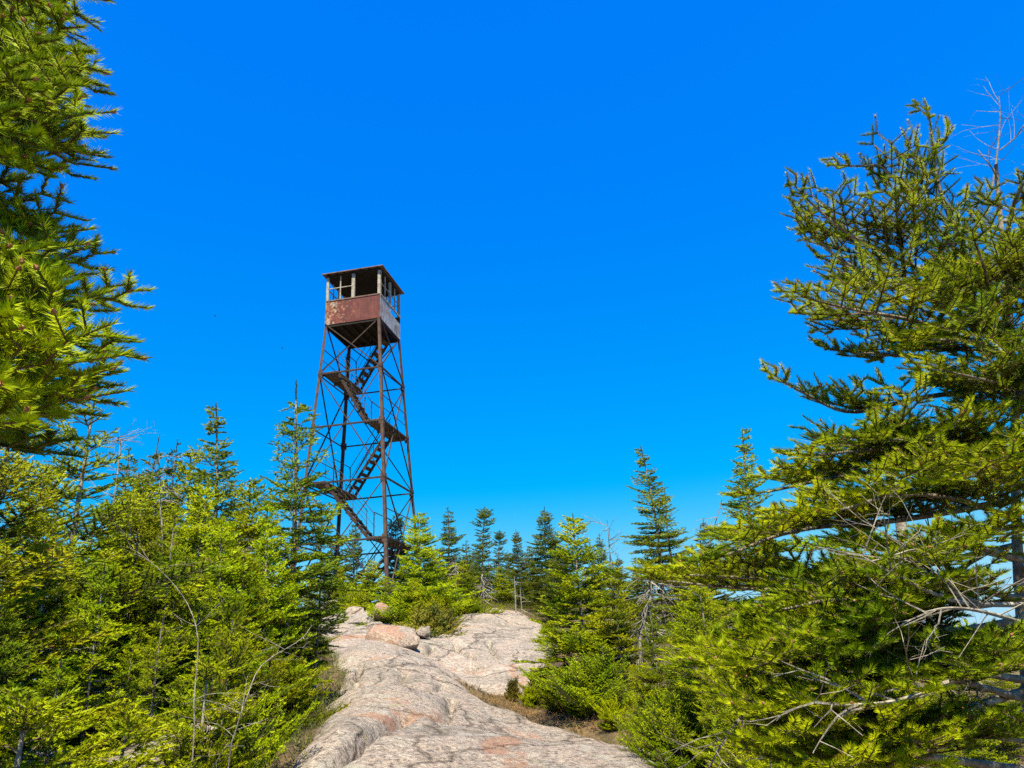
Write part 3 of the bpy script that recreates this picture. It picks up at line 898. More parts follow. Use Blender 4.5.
# ------------------------------------------------------------------ trees at middle distance and beyond
GB = 'spruces and firs on the skyline behind the ledge'
GL = 'firs crowding the left of the ledge'
GR = 'firs to the right of the ledge'
GU = 'low growth edging the ledge'
PL = [
 # skyline left
 ('X',128,447,13,1.0,'slim spruce on the left skyline just right of the close fir',GL),
 ('U',158,436,11,1.0,'ragged spruce with grey trunk and bare twigs on the left skyline',GL),
 ('X',178,440,14,.8,'thin dark spire beside the ragged grey-trunked spruce',GL),
 ('G',194,452,11,1.0,'blunt-topped fir left of the tall narrow spire',GL),
 ('S',224,404,10,1.25,'tall narrow spire with a long bare-twigged tip left of the tower',GL),
 ('F',252,478,9.5,1.05,'rounded green fir between the narrow spire and the tall spruce beside the tower',GL),
 ('U',301,383,8.6,1.3,'tall layered spruce overlapping the tower\'s left leg',GL),
 ('F',205,486,9,1.0,'full green fir below the narrow spire',GL),
 ('B',88,398,6.0,1.35,'broad fir with grey dead tips behind the close fir at the left',GL),
 ('A',28,402,4.6,1.3,'dense fir filling the space under the close boughs at the left edge',GL),
 ('A',142,492,6.6,1.0,'yellow-green fir in front of the ragged grey-trunked spruce',GL),
 ('B',178,512,6.4,1.0,'fir with layered boughs behind the bare sapling\'s arched tip',GL),
 ('F',228,520,7.2,1.05,'mid-height fir just right of the bare sapling',GL),
 ('G',270,505,7.8,.85,'open fir with visible grey stem under the tall layered spruce',GL),
 ('A',62,520,5.2,1.1,'bushy fir at the left edge with yellow tips, in the second row',GL),
 ('A',112,560,5.2,1.15,'wide low-boughed fir in the middle of the left thicket',GL),
 ('A',10,590,4.2,1.1,'bushy fir cut by the left edge, half way down',GL),
 ('B',165,610,5.4,1.1,'low fir behind the stem of the bare sapling',GL),
 ('K',228,596,5.2,.62,'young fir with a straight pale leader and tidy tiers',GL),
 ('U',322,505,9.4,.8,'slender spruce with a bare grey lower stem at the ledge\'s left side',GL),
 ('K',205,655,4.6,1.1,'small fir below the tidy-tiered young fir, left of it',GL),
 ('A',70,650,4.3,1.35,'spreading fir low in the left thicket',GL),
 ('K',22,690,3.7,1.4,'dark low fir in the bottom left corner',GL),
 ('K',112,712,4.2,1.5,'low fir in front of the grey rocks at the bottom left',GL),
 ('M',268,668,7.2,1.0,'dense low fir leaning over the left edge of the ledge',GU),
 ('M',290,692,7.4,.6,'bright low fir tight against the foreground hump of the ledge',GU),
 ('M',200,712,5.3,.8,'low sprawling fir left of the foreground hump',GU),
 ('K',262,642,7.6,1.0,'small bushy fir behind the low fir on the ledge\'s left edge',GL),
 ('K',292,618,10,1.0,'bushy fir between the tall layered spruce and the rock',GL),
 ('M',185,762,4.6,.6,'little fir tuft at the bottom edge left of the foreground hump',GU),
 ('A',58,470,6.5,1.25,'fir crowding behind the dense one at the left edge, second from the edge',GL),
 ('A',118,500,7.6,1.2,'fir in the third row, under the slim spruce right of the close fir',GL),
 ('B',160,545,7.0,1.3,'wide fir filling the gap behind the arched tip of the bare sapling',GL),
 ('A',208,560,6.6,1.2,'fir behind the upper stem of the bare sapling, right side',GL),
 ('F',248,550,7.4,1.15,'bushy fir below the rounded green fir',GL),
 ('F',288,560,8.6,1.1,'fir around the lower stem of the tall layered spruce',GL),
 ('B',40,600,5.4,1.2,'fir at the left edge above the spreading low one',GL),
 ('A',130,640,5.6,1.3,'broad fir above the grey rocks at the bottom left',GL),
 ('F',240,500,10.5,1.2,'fir showing between two spires left of the tower',GL),
 ('F',150,470,10,1.3,'green fir filling behind the weathered grey trunk',GL),
 ('F',312,575,12.5,1.0,'fir at the upper left end of the ledge',GL),
 # behind and around the tower foot
 ('Y',338,530,31,1.30,'small spruce seen through the tower\'s lower left bay',GB),
 ('X',357,520,32,1.30,'spruce seen through the tower\'s lower bays',GB),
 ('Y',398,510,31,1.17,'dark spruce seen behind the tower\'s right legs',GB),
 ('F',421,512,19.5,1.25,'bright green fir standing just right of the tower\'s foot',GB),
 ('X',447,507,27,1.37,'spruce right of the bright green fir by the tower',GB),
 ('Z',481,507,25,1.30,'club-topped spruce with dead lower boughs on the skyline',GB),
 ('Z',497,530,26,1.17,'small pointed spruce right of the club-topped one',GB),
 ('Y',517,529,27,1.17,'narrow dark spruce left of the dense dark spire',GB),
 ('Y',543,507,24,1.49,'dense dark spire in the middle of the skyline',GB),
 ('X',600,533,19,1.30,'dark spruce peeping out right of the big bright fir',GB),
 ('X',466,540,29,1.56,'small spruce in the skyline gap left of the club-topped one',GB),
 ('Y',560,545,22,1.56,'dark spruce close behind the big bright fir',GB),
 ('Y',430,545,30,1.69,'small dark spruce behind the bright green fir by the tower, right side',GB),
 ('X',452,552,31,1.65,'distant spruce filling the gap beside the thin dead fir',GB),
 ('Y',474,548,31,1.65,'distant spruce behind the dead fir with the drooping skirt',GB),
 ('Y',506,550,29,1.65,'distant spruce behind the left of the two white snags',GB),
 ('X',530,546,28,1.65,'distant spruce behind the dense dark spire, left side',GB),
 ('Y',555,540,27,1.82,'distant spruce between the dense dark spire and the big bright fir',GB),
 ('Y',522,570,23,2.09,'low dark spruce mass right of the two white snags',GB),
 ('Y',442,566,25,2.09,'low dark spruce between the thin dead fir and the tower bushes',GB),
 ('X',470,566,26.5,2.09,'low dark spruce behind the dead fir with the drooping skirt, left side',GB),
 ('Y',490,562,27,1.98,'low dark spruce behind the dead fir with the drooping skirt, right side',GB),
 ('X',508,572,25,2.20,'low dark spruce right behind the left of the two white snags',GB),
 ('Y',540,566,22,1.98,'low dark spruce between the white snags and the big bright fir',GB),
 ('Y',553,556,20,1.76,'dark spruce touching the left side of the big bright fir',GB),
 ('X',636,566,17,1.8,'low dark spruce under the tall narrow spruce',GB),
 ('Y',590,552,24,1.65,'distant spruce seen through the top of the big bright fir',GB),
 ('Y',618,556,22,1.76,'dark spruce behind the loose fir, left of the tall narrow one',GB),
 ('Y',676,560,19,1.76,'dark spruce closing the gap right of the tall narrow one',GB),
 ('F',340,566,22.5,.9,'low bushy fir in front of the tower\'s left legs',GB),
 ('F',372,560,21.5,1.5,'low bushy fir right in front of the tower\'s foot',GB),
 ('F',405,556,20.5,1.4,'low bushy fir against the tower\'s near leg',GB),
 ('G',438,548,21,1.4,'loose fir behind the crest of the far rock',GB),
 ('G',462,560,23,1.5,'fir beyond the crest of the far rock, with dead grey boughs beside it',GB),
 ('F',500,566,24,1.5,'green fir behind the two white snags',GB),
 ('F',385,575,19.5,1.6,'yellow-green fir bush between the tower\'s foot and the boulders',GU),
 ('F',415,580,18.5,1.6,'yellow-green fir bush above the half hidden pale boulder',GU),
 ('F',446,590,19.2,1.3,'yellow-green fir bush on the far rock\'s left shoulder',GU),
 ('L',352,592,22.5,.7,'creeping fir mat left of the boulders',GU),
 ('L',400,604,19.0,1.1,'creeping fir mat above the broad orange-stained boulder',GU),
 ('L',425,604,18.6,.9,'creeping fir mat between boulders and far rock',GU),
 ('W',426,618,17.5,1.1,'olive brown shrub in the hollow left of the far rock',GU),
 ('W',438,622,17.6,.9,'reddish olive shrub against the far rock\'s left flank',GU),
 ('L',470,606,21.0,1.2,'creeping fir on the crest of the far rock',GU),
 ('L',546,626,18.5,.8,'creeping fir at the right end of the far rock',GU),
 # right of the ledge
 ('F',575,515,10.6,1.25,'big bright fir right of the far rock',GR),
 ('G',612,560,10.2,1.2,'loose fir filling the gap right of the big bright fir',GR),
 ('S',646,446,14,1.35,'tall narrow spruce with a ragged tip right of the big bright fir',GR),
 ('U',664,486,14.5,1.4,'shorter spruce leaning on the tall narrow one, full of dead twigs',GR),
 ('S',735,430,9.5,1.3,'slender spire with a long thin tip left of the dark boughs',GR),
 ('Y',703,518,15,1.2,'small dark spruce between the two tall spires',GR),
 ('G',688,545,8.6,1.2,'fir with grey dead twigs below the small dark spruce',GR),
 ('B',650,600,7.6,1.0,'layered fir at the right of the low creeping growth',GR),
 ('A',700,570,6.0,1.1,'yellow-tipped fir under the two tall spires',GR),
 ('A',770,560,6.4,1.2,'deep green fir behind the reaching boughs on the right',GR),
 ('B',838,590,6.6,1.3,'shaded fir behind the pale bare branch on the right',GR),
 ('B',955,612,6.8,1.3,'shaded fir seen between bare branches, far right',GR),
 ('A',1030,640,6.0,1.3,'fir cut by the right edge, low down',GR),
 ('A',708,665,5.6,1.0,'bright low fir whose tips overhang the right edge of the rock',GR),
 ('A',690,600,7.2,1.3,'fir under the grey tangle, between the two tall right spires',GR),
 ('A',745,610,7.6,1.4,'shaded fir low behind the reaching boughs, left part',GR),
 ('B',790,622,6.0,1.4,'shaded fir low behind the reaching boughs, middle part',GR),
 ('A',872,640,6.2,1.4,'shaded fir left of the foot of the dead-topped trunk',GR),
 ('A',930,648,7.2,1.5,'shaded fir right of the foot of the dead-topped trunk',GR),
 ('B',1000,640,7.8,1.5,'shaded fir beyond the big close trunk at the right edge',GR),
 ('F',820,610,10,1.6,'far fir closing the view under the pale bare branch',GR),
 ('F',905,632,11,1.7,'far fir closing the view right of the pale bare branch',GR),
 ('F',985,640,11,1.7,'far fir closing the view at the right edge',GR),
 ('Y',850,606,17,1.6,'spruce on the far slope behind the pale bare branch',GR),
 ('X',892,618,14,1.7,'spruce on the far slope left of the bare branches at the far right',GR),
 ('Y',932,622,18,1.7,'spruce on the far slope in the gap between trunks at the right',GR),
 ('X',966,630,15,1.7,'lower spruce on the far slope near the right edge',GR),
 ('Y',1004,628,19,1.87,'spruce on the far slope next to the close trunk at the right edge',GR),
 ('Y',1040,622,16,1.6,'spruce on the far slope cut by the right edge',GR),
 ('A',728,640,5.0,1.2,'bright fir in front of the deep green one on the right',GR),
 ('A',800,672,4.8,1.2,'fir at the lower right with lit tips over a dark inside',GR),
 ('A',880,690,4.9,1.2,'dark fir at the foot of the dead-topped trunk',GR),
 ('A',975,700,4.6,1.2,'dark fir in the lower right corner',GR),
 ('M',590,668,9.2,1.2,'creeping juniper-like fir along the right edge of the ledge',GU),
 ('M',560,682,9.8,.9,'creeping fir over the hollow behind the foreground rock',GU),
 ('M',648,690,8.4,.7,'creeping fir right behind the rock\'s right edge',GU),
 ('K',600,640,9.4,1.2,'small fir behind the creeping growth',GR),
 ('M',674,712,6.2,.8,'bright fir tuft at the rock\'s lower right corner',GU),
 ('K',732,705,4.9,1.1,'bright young fir near the bottom edge right of the rock',GR),
 ('L',556,692,10.0,.7,'small creeping fir tuft at the hollow\'s right side, farther one',GU),
 ('L',582,700,9.2,.8,'small creeping fir tuft at the hollow\'s right side, nearer one',GU),
 ('L',610,708,8.5,.7,'small creeping fir tuft behind the right end of the foreground rock',GU),
 ('L',538,642,17,.9,'creeping fir overlapping the right end of the far rock, below its crest',GU),
 ('W',538,678,11.5,.8,'reddish shrub at the edge of the brown hollow',GU),
 ('L',530,690,11.2,.6,'small creeping fir tuft inside the brown hollow',GU),
 ('W',512,684,12.2,.6,'small brown shrub under the far rock',GU),
]
for row in PL:
    k = row[0]
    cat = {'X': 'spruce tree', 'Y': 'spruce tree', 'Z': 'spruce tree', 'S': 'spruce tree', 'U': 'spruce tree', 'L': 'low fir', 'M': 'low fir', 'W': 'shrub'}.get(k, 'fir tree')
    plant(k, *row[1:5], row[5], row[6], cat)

# ------------------------------------------------------------------ close trees
def polyline(px_list):
    return np.array([at(*p) for p in px_list])
def smooth_path(P, n=24):
    P = np.asarray(P, float); t = np.arange(len(P)); tt = np.linspace(0, len(P) - 1, n)
    out = np.empty((n, 3))
    for k in range(3):
        m_ = np.gradient(P[:, k])
        i = np.clip(tt.astype(int), 0, len(P) - 2); f = tt - i
        h00 = 2 * f ** 3 - 3 * f ** 2 + 1; h10 = f ** 3 - 2 * f ** 2 + f; h01 = -2 * f ** 3 + 3 * f ** 2; h11 = f ** 3 - f ** 2
        out[:, k] = h00 * P[i, k] + h10 * m_[i] + h01 * P[i + 1, k] + h11 * m_[i + 1]
    return out

def bough(out, path, rng, lod='near', bare=.3, side=.42, lift=.5, dens=1.0, roll=0.0, rad=.016, limb=None, lv2=.75, sidel=None):
    """A limb along a path with flat side sprays on both sides and a spray at its tip."""
    path = smooth_path(path, max(8, len(path) * 5))
    seg = np.linalg.norm(np.diff(path, axis=0), axis=1); cum = np.concatenate([[0], np.cumsum(seg)]); L = cum[-1]
    limb.tube(path, .68 * rad * (1 - .82 * cum / L) + .0018, 7)
    step = .05; s = bare * L; sg = 1
    def P(s_): return np.array([np.interp(s_, cum, path[:, k]) for k in range(3)])
    while s < L - .02:
        p = P(s); d = nrmz(P(min(L, s + .03)) - P(s - .03)); rem = L - s
        az = math.atan2(d[1], d[0]); pt = math.asin(np.clip(d[2], -1, 1))
        a = rng.uniform(.7, 1.1) * sg
        l = min(side, .6 * rem + .05) * rng.uniform(.65, 1.15)
        if s < bare * L + .25: l *= .45 + 2.2 * (s - bare * L)
        if rng.random() < dens:
            if l > .1:
                T = spray(l, lod, rng.integers(0, 4), lift=lift, dens=1.0, lv2=lv2, gapstart=.18)
                place_spray(out, T, p, az + a, pt * .5 + lift * rng.uniform(-.15, .6), l, .12, roll + rng.normal(0, .2), rng, bare=.1, cover=.6)
            if rng.random() < .6:                     # upright shoots on the limb itself
                q = nrmz(UPZ + rng.normal(0, .45, 3) + d * .4) * rng.uniform(.035, .09)
                out.c.append((p[None], (p + q)[None], np.array([.5])))
        s += step * rng.uniform(.6, 1.1); sg = -sg
    n = int(min(.5, L * (1 - bare)) / LOD[lod]['seg'])
    ss = np.linspace(max(bare * L, L - .5), L, n + 1)
    pp = np.array([P(x) for x in ss])
    out.c.append((pp[:-1], pp[1:], np.linspace(.1, .9, n)))
    d = nrmz(pp[-1] - pp[-2]); az = math.atan2(d[1], d[0]); pt = math.asin(np.clip(d[2], -1, 1))
    T = spray(.1, lod, 2, lift=lift, gapstart=.02)
    place_spray(out, T, pp[-1], az, pt, .08, .1, roll, rng, bare=0)
    return pp[-1]

def buds(mb, p, d, r=.0035): mb.tube([p, p + d * .004, p + d * .009], [r, r * 1.2, r * .3], 5)

def close_tree(name, trunk_px, r0, r1, boughs, seed, label, cat, lod='near', deads=(), ys=1.0, group=None, mat=None, around=None):
    rng = np.random.default_rng(seed)
    Z3 = lambda L: [(p[0], p[1], p[2] * ys) for p in L]
    trunk_px = Z3(trunk_px); r0 *= ys ** .5; r1 *= ys
    boughs = [(Z3(b[0]), {**b[1], 'side': b[1].get('side', .4) * ys ** .7}) for b in boughs]
    deads = [(Z3(d[0]), d[1] * ys) for d in deads]
    tp = [at(*p) for p in trunk_px]
    base = tp[0].copy()
    g = gz(base[0], base[1])
    tp = [q for q in tp if q[2] > g + .5]
    base = tp[0] + (tp[0] - tp[-1]) * .04
    g = gz(base[0], base[1]); org = np.array([base[0], base[1], g])
    tp = [np.array([base[0], base[1], g - .25])] + tp
    root = empty(name, org)
    tag(root, label, cat, group)
    tp = np.array(tp); cl = np.concatenate([[0], np.cumsum(np.linalg.norm(np.diff(tp, axis=0), axis=1))])
    pts = np.stack([np.interp(np.linspace(0, cl[-1], 36), cl, tp[:, j]) for j in range(3)], 1)
    for _i in range(6): pts[1:-1] = (pts[:-2] + pts[1:-1] * 2 + pts[2:]) / 4
    mb = MB(); mb.tube(pts - org, np.linspace(r0, r1, 36), 12)
    mb.build('trunk', M_BARK, root, smooth=True)
    out = Collect(); limb = MB(); bd = MB()
    for b in boughs:
        kw = dict(b[1]) if len(b) > 1 else {}
        path = np.array([at(*p) for p in b[0]])
        limb = MB(); end = bough(out, path - org, rng, lod=lod, limb=limb, **kw); limb.build('limb', M_BARK, root, smooth=True)
    if around:                                        # the tree's other side, towards and beyond the viewer's edge
        z0, z1, a0, a1, Lm, nb = around
        for k in range(nb):
            z = z0 + (z1 - z0) * k / nb
            A = np.array([np.interp(z, pts[:, 2] , pts[:, j]) for j in range(3)]) - org
            A[2] = z - org[2]
            az = rng.uniform(a0, a1); L = Lm * rng.uniform(.7, 1.1) * (1 - .55 * k / nb)
            d = np.array([math.cos(az), math.sin(az), 0])
            limb = MB(); bough(out, np.array([A, A + d * L * .5 + [0, 0, -.02], A + d * L + [0, 0, .05]]), rng, lod=lod, limb=limb, bare=.2, side=.3, rad=.011, lift=.3); limb.build('limb', M_BARK, root, smooth=True)
    for (path, r) in deads:
        path = smooth_path([at(*p) for p in path], 14) - org
        dm = MB(); dm.tube(path, np.linspace(r, .002, 14), 6)
        W = []
        for k in range(3, 14):
            if rng.random() < .75:
                d = nrmz(path[k] - path[k - 1])
                dd = nrmz(d * .6 + rng.normal(0, .7, 3))
                A = bare_spray(path[k], math.atan2(dd[1], dd[0]), math.asin(dd[2]), rng.uniform(.08, .3), rng, r * .35)
                V, Q = prisms(*A[:2], A[2], A[2] * .8); dm.add(V, Q)
        dm.build('dead_branch', M_DEAD, root)
    tree_parts(out, lod, rng, (mat or M_NEAR, M_TWIG), root)
    # resin-brown winter buds at the tips of the sprays
    tips = [(c[1][i], nrmz(c[1][i] - c[0][i])) for c in out.c for i in range(len(c[2])) if c[2][i] >= .99]
    if tips and lod == 'near':
        for k in range(0, len(tips), 5): buds(bd, *tips[k])
        bd.build('buds', M_BUD, root)
    return root

# left: a fir so close that its boughs reach across the corner of the view
LT = [(-95, 900, 1.75), (-95, 600, 1.8), (-95, 384, 1.85), (-90, 150, 1.9), (-85, -150, 1.95)]
LB = []
def lb(s, e, **kw):
    e = (e[0] - 66, e[1] + 4, e[2])
    mid = tuple((np.array(s) * .5 + np.array(e) * .5) + np.array([0, kw.pop('bow', 12), 0]))
    LB.append(([s, mid, e], kw))
lb((-90, -110, 1.9), (40, -30, 1.7)); lb((-90, -90, 1.9), (78, -12, 1.75), lift=.3)
lb((-90, -20, 1.9), (104, 62, 1.95)); lb((-90, 0, 1.9), (88, 34, 1.85), bow=5); lb((-90, 40, 1.9), (60, 82, 1.6))
lb((-90, 60, 1.9), (92, 128, 2.0)); lb((-90, 90, 1.9), (78, 150, 2.05)); lb((-90, 110, 1.9), (30, 150, 1.6)); lb((-90, 130, 1.9), (42, 178, 2.3))
lb((-90, 160, 1.9), (35, 215, 2.3)); lb((-90, 180, 1.9), (70, 235, 2.1)); lb((-90, 200, 1.9), (96, 252, 2.1))
lb((-90, 220, 1.9), (132, 287, 2.1)); lb((-90, 230, 1.9), (60, 270, 1.65)); lb((-90, 260, 1.9), (90, 300, 2.0))
lb((-90, 270, 1.9), (122, 336, 1.95), lift=.3); lb((-90, 290, 1.9), (60, 340, 1.55), lift=.3); lb((-90, 300, 1.9), (118, 368, 2.3))
lb((-90, 330, 1.9), (95, 385, 2.0)); lb((-90, 350, 1.9), (60, 405, 1.7)); lb((-90, 370, 1.9), (40, 420, 1.5)); lb((-90, 400, 1.95), (52, 438, 2.0))

_r = random.Random(5)
for _j in range(19):
    _y = -90 + _j * 22
    lb((-90, _y, 1.9), (_r.uniform(40, 62) if 100 < _y + 60 < 260 else _r.uniform(50, 88), _y + _r.uniform(35, 90), _r.uniform(1.6, 2.5)))
lb((-90, 250, 1.9), (30, 310, 1.45)); lb((-90, 60, 1.9), (10, 110, 1.45)); lb((-90, 100, 1.9), (55, 205, 1.9)); lb((-90, 320, 1.9), (20, 380, 1.4))
close_tree('balsam_fir', LT, .05, .02, [(b[0], dict(bare=.12, side=.26, **b[1])) for b in LB], 71,
           'very close fir whose dark boughs reach in along the upper left edge', 'fir tree', ys=.62, around=(1.5, 3.0, R(100), R(250), .8, 16))

# right: the big fir with drooping limbs against the sky
RT = [(1040, 860, 3.2), (1030, 700, 3.3), (1015, 560, 3.4), (1016, 430, 3.45), (1012, 320, 3.45), (1000, 225, 3.5), (996, 165, 3.5)]
RB = [
 ([(1008, 345, 3.45), (975, 275, 3.4), (940, 190, 3.3), (931, 126, 3.25)], dict(dens=.72, bare=.25, side=.30, lift=.7, rad=.02)),
 ([(985, 285, 3.4), (930, 220, 3.3), (885, 170, 3.2), (860, 166, 3.2)], dict(dens=.72, bare=.1, side=.26, lift=.8)),
 ([(1008, 330, 3.45), (920, 270, 3.2), (850, 235, 3.05), (810, 202, 3.0)], dict(dens=.72, bare=.2, side=.40, lift=.7, rad=.018)),
 ([(1008, 345, 3.45), (930, 300, 3.3), (850, 265, 3.2), (814, 236, 3.2)], dict(dens=.72, bare=.2, side=.38, lift=.6, rad=.018)),
 ([(1010, 360, 3.45), (930, 325, 3.1), (855, 310, 2.9), (814, 300, 2.8)], dict(dens=.72, bare=.2, side=.36, lift=.5)),
 ([(1004, 270, 3.5), (1010, 220, 3.2), (1020, 190, 3.0), (1035, 170, 2.9)], dict(dens=.72, bare=.1, side=.3, lift=.6)),
 ([(1008, 300, 3.5), (1010, 270, 3.1), (1015, 250, 2.9), (1030, 230, 2.7)], dict(dens=.72, bare=.1, side=.35, lift=.5)),
 ([(1012, 330, 3.45), (990, 290, 3.0), (985, 270, 2.8), (978, 250, 2.7)], dict(dens=.72, bare=.1, side=.3, lift=.5)),
 ([(1015, 385, 3.45), (920, 398, 3.35), (850, 412, 3.3), (794, 388, 3.2)], dict(dens=.72, bare=.42, side=.24, lift=.8, rad=.017)),
 ([(985, 385, 3.4), (930, 360, 3.3), (890, 355, 3.2), (850, 352, 3.2)], dict(bare=.3, side=.2, lift=.8, dens=.8)),
 ([(1013, 370, 3.45), (985, 345, 3.1), (960, 340, 2.9), (930, 340, 2.8)], dict(dens=.72, bare=.1, side=.26, lift=.4)),
 ([(1015, 400, 3.45), (1000, 385, 3.0), (985, 380, 2.8), (950, 372, 2.75)], dict(bare=.1, side=.24, lift=.4)),
 ([(1016, 420, 3.45), (1020, 400, 3.0), (1028, 380, 2.8), (1040, 370, 2.7)], dict(bare=.1, side=.3, lift=.4)),
 ([(1016, 470, 3.45), (930, 468, 3.3), (850, 475, 3.2), (767, 492, 3.2)], dict(bare=.2, side=.34, lift=.3, rad=.017)),
 ([(1016, 480, 3.45), (940, 460, 3.2), (880, 450, 3.0), (820, 455, 2.9)], dict(bare=.2, side=.30, lift=.4)),
 ([(1016, 490, 3.45), (960, 450, 3.1), (930, 440, 2.9), (890, 440, 2.8)], dict(bare=.2, side=.28, lift=.4)),
 ([(1016, 500, 3.4), (900, 520, 3.2), (800, 530, 3.0), (727, 555, 2.9)], dict(bare=.3, side=.36, lift=.3, rad=.018)),
 ([(1016, 520, 3.4), (960, 500, 3.0), (900, 495, 2.8), (840, 510, 2.7)], dict(bare=.2, side=.3, lift=.3)),
 ([(1018, 470, 3.4), (1000, 460, 2.9), (985, 470, 2.7), (960, 480, 2.6)], dict(bare=.1, side=.28, lift=.3)),
 ([(1016, 525, 3.4), (930, 555, 3.4), (850, 580, 3.4), (690, 575, 3.5)], dict(bare=.45, side=.42, lift=.3, rad=.013)),
 ([(1016, 545, 3.4), (900, 570, 3.6), (790, 590, 3.7), (632, 578, 3.8)], dict(bare=.5, side=.42, lift=.3, rad=.013)),
 ([(1020, 600, 3.35), (930, 610, 3.0), (840, 600, 2.8), (782, 610, 2.7)], dict(bare=.3, side=.32, lift=.3)),
 ([(1022, 620, 3.35), (900, 640, 3.2), (800, 640, 3.1), (722, 660, 3.1)], dict(bare=.3, side=.36, lift=.3, rad=.018)),
 ([(1024, 640, 3.35), (950, 650, 3.2), (880, 640, 3.0), (822, 645, 2.9)], dict(bare=.3, side=.3, lift=.3, rad=.018)),
 ([(1026, 690, 3.3), (930, 720, 3.0), (860, 740, 2.9), (812, 745, 2.8)], dict(bare=.4, side=.3, lift=.3, rad=.018)),
 ([(1026, 660, 3.3), (980, 650, 2.9), (950, 660, 2.7), (915, 670, 2.6)], dict(bare=.3, side=.25, lift=.3)),
 ([(1026, 720, 3.3), (960, 740, 2.8), (900, 760, 2.7), (850, 790, 2.6)], dict(bare=.3, side=.3, lift=.3)),
] + [
 ([(1026, y0, 3.3), (x1 * .5 + 510, y0 - 15, 3.0), (x1 * .8 + 200, y1 - 12, 2.7), (x1, y1, 2.45)], dict(bare=.35, side=.34, lift=.35))
 for y0, x1, y1 in ((560, 900, 575), (600, 840, 640), (640, 745, 668), (680, 770, 712), (700, 930, 690), (740, 780, 742), (770, 790, 775))
]
RD = [
 ([(992, 190, 3.5), (997, 155, 3.5), (1000, 120, 3.48), (999, 96, 3.45)], .006),
 ([(1000, 150, 3.5), (1015, 138, 3.45), (1024, 125, 3.4), (1036, 118, 3.4)], .004),
 ([(998, 180, 3.5), (990, 165, 3.4), (984, 158, 3.4), (978, 150, 3.4)], .004),
 ([(1030, 605, 2.9), (960, 602, 2.6), (905, 580, 2.5), (862, 556, 2.5)], .011),
 ([(1016, 560, 3.4), (950, 545, 3.5), (900, 550, 3.6), (800, 582, 3.7)], .014),
 ([(980, 603, 2.65), (950, 590, 2.6), (910, 560, 2.55), (905, 545, 2.5)], .006),
 ([(1030, 625, 2.8), (985, 612, 2.5), (950, 608, 2.4), (925, 612, 2.4)], .008),
 ([(1016, 440, 3.4), (980, 430, 3.3), (950, 410, 3.2), (920, 405, 3.2)], .006),
 ([(1030, 660, 2.9), (960, 678, 2.6), (900, 700, 2.45), (845, 705, 2.4)], .013),
 ([(1010, 345, 3.4), (960, 350, 3.3), (930, 335, 3.3), (905, 345, 3.3)], .006),
 ([(860, 690, 3.6), (830, 700, 3.4), (800, 720, 3.4), (770, 760, 3.3)], .008),
 ([(790, 690, 2.9), (750, 710, 2.8), (728, 735, 2.7), (705, 775, 2.7)], .007),
]
close_tree('balsam_fir', RT, .036, .010, RB, 91, 'large close fir at the right edge with long limbs and a bare leader', 'fir tree', deads=RD, ys=.8, around=(.5, 3.4, R(-100), R(60), 1.0, 20))

# the dead-topped tree behind it
DT = [(925, 800, 4.9), (912, 690, 4.9), (905, 600, 4.9), (903, 520, 4.9), (880, 440, 4.9), (874, 404, 4.9)]
DB = [
 ([(905, 600, 4.9), (860, 600, 4.6), (820, 610, 4.4), (780, 615, 4.3)], dict(bare=.3, side=.4, lift=.3)),
 ([(905, 560, 4.9), (870, 545, 4.8), (840, 545, 4.7), (815, 550, 4.6)], dict(bare=.3, side=.35, lift=.3)),
 ([(908, 640, 4.9), (950, 640, 4.6), (980, 650, 4.4), (1020, 655, 4.3)], dict(bare=.3, side=.4, lift=.3)),
 ([(912, 690, 4.9), (860, 700, 4.5), (830, 705, 4.3), (790, 700, 4.2)], dict(bare=.3, side=.4, lift=.3)),
]
DD = [([(900, 505, 4.9), (860, 480, 4.8), (835, 470, 4.7), (815, 478, 4.7)], .008), ([(890, 470, 4.9), (920, 440, 4.8), (945, 420, 4.8), (960, 425, 4.8)], .007),
      ([(878, 430, 4.9), (850, 440, 4.8), (840, 450, 4.8), (830, 448, 4.8)], .006), ([(905, 560, 4.9), (940, 540, 4.8), (960, 520, 4.7), (985, 530, 4.7)], .008),
      ([(907, 620, 4.9), (930, 600, 4.7), (960, 590, 4.6), (990, 600, 4.6)], .007), ([(910, 660, 4.9), (880, 650, 4.7), (850, 655, 4.6), (830, 640, 4.6)], .007),
      ([(912, 700, 4.9), (940, 690, 4.7), (960, 670, 4.7), (985, 680, 4.7)], .007), ([(883, 445, 4.9), (900, 425, 4.9), (905, 410, 4.9), (912, 408, 4.9)], .005)]
close_tree('dead_topped_fir', DT, .06, .024, DB, 93, 'dead-topped fir with a pale bare trunk behind the close right fir', 'fir tree', lod='mid', deads=DD, mat=M_FIR)

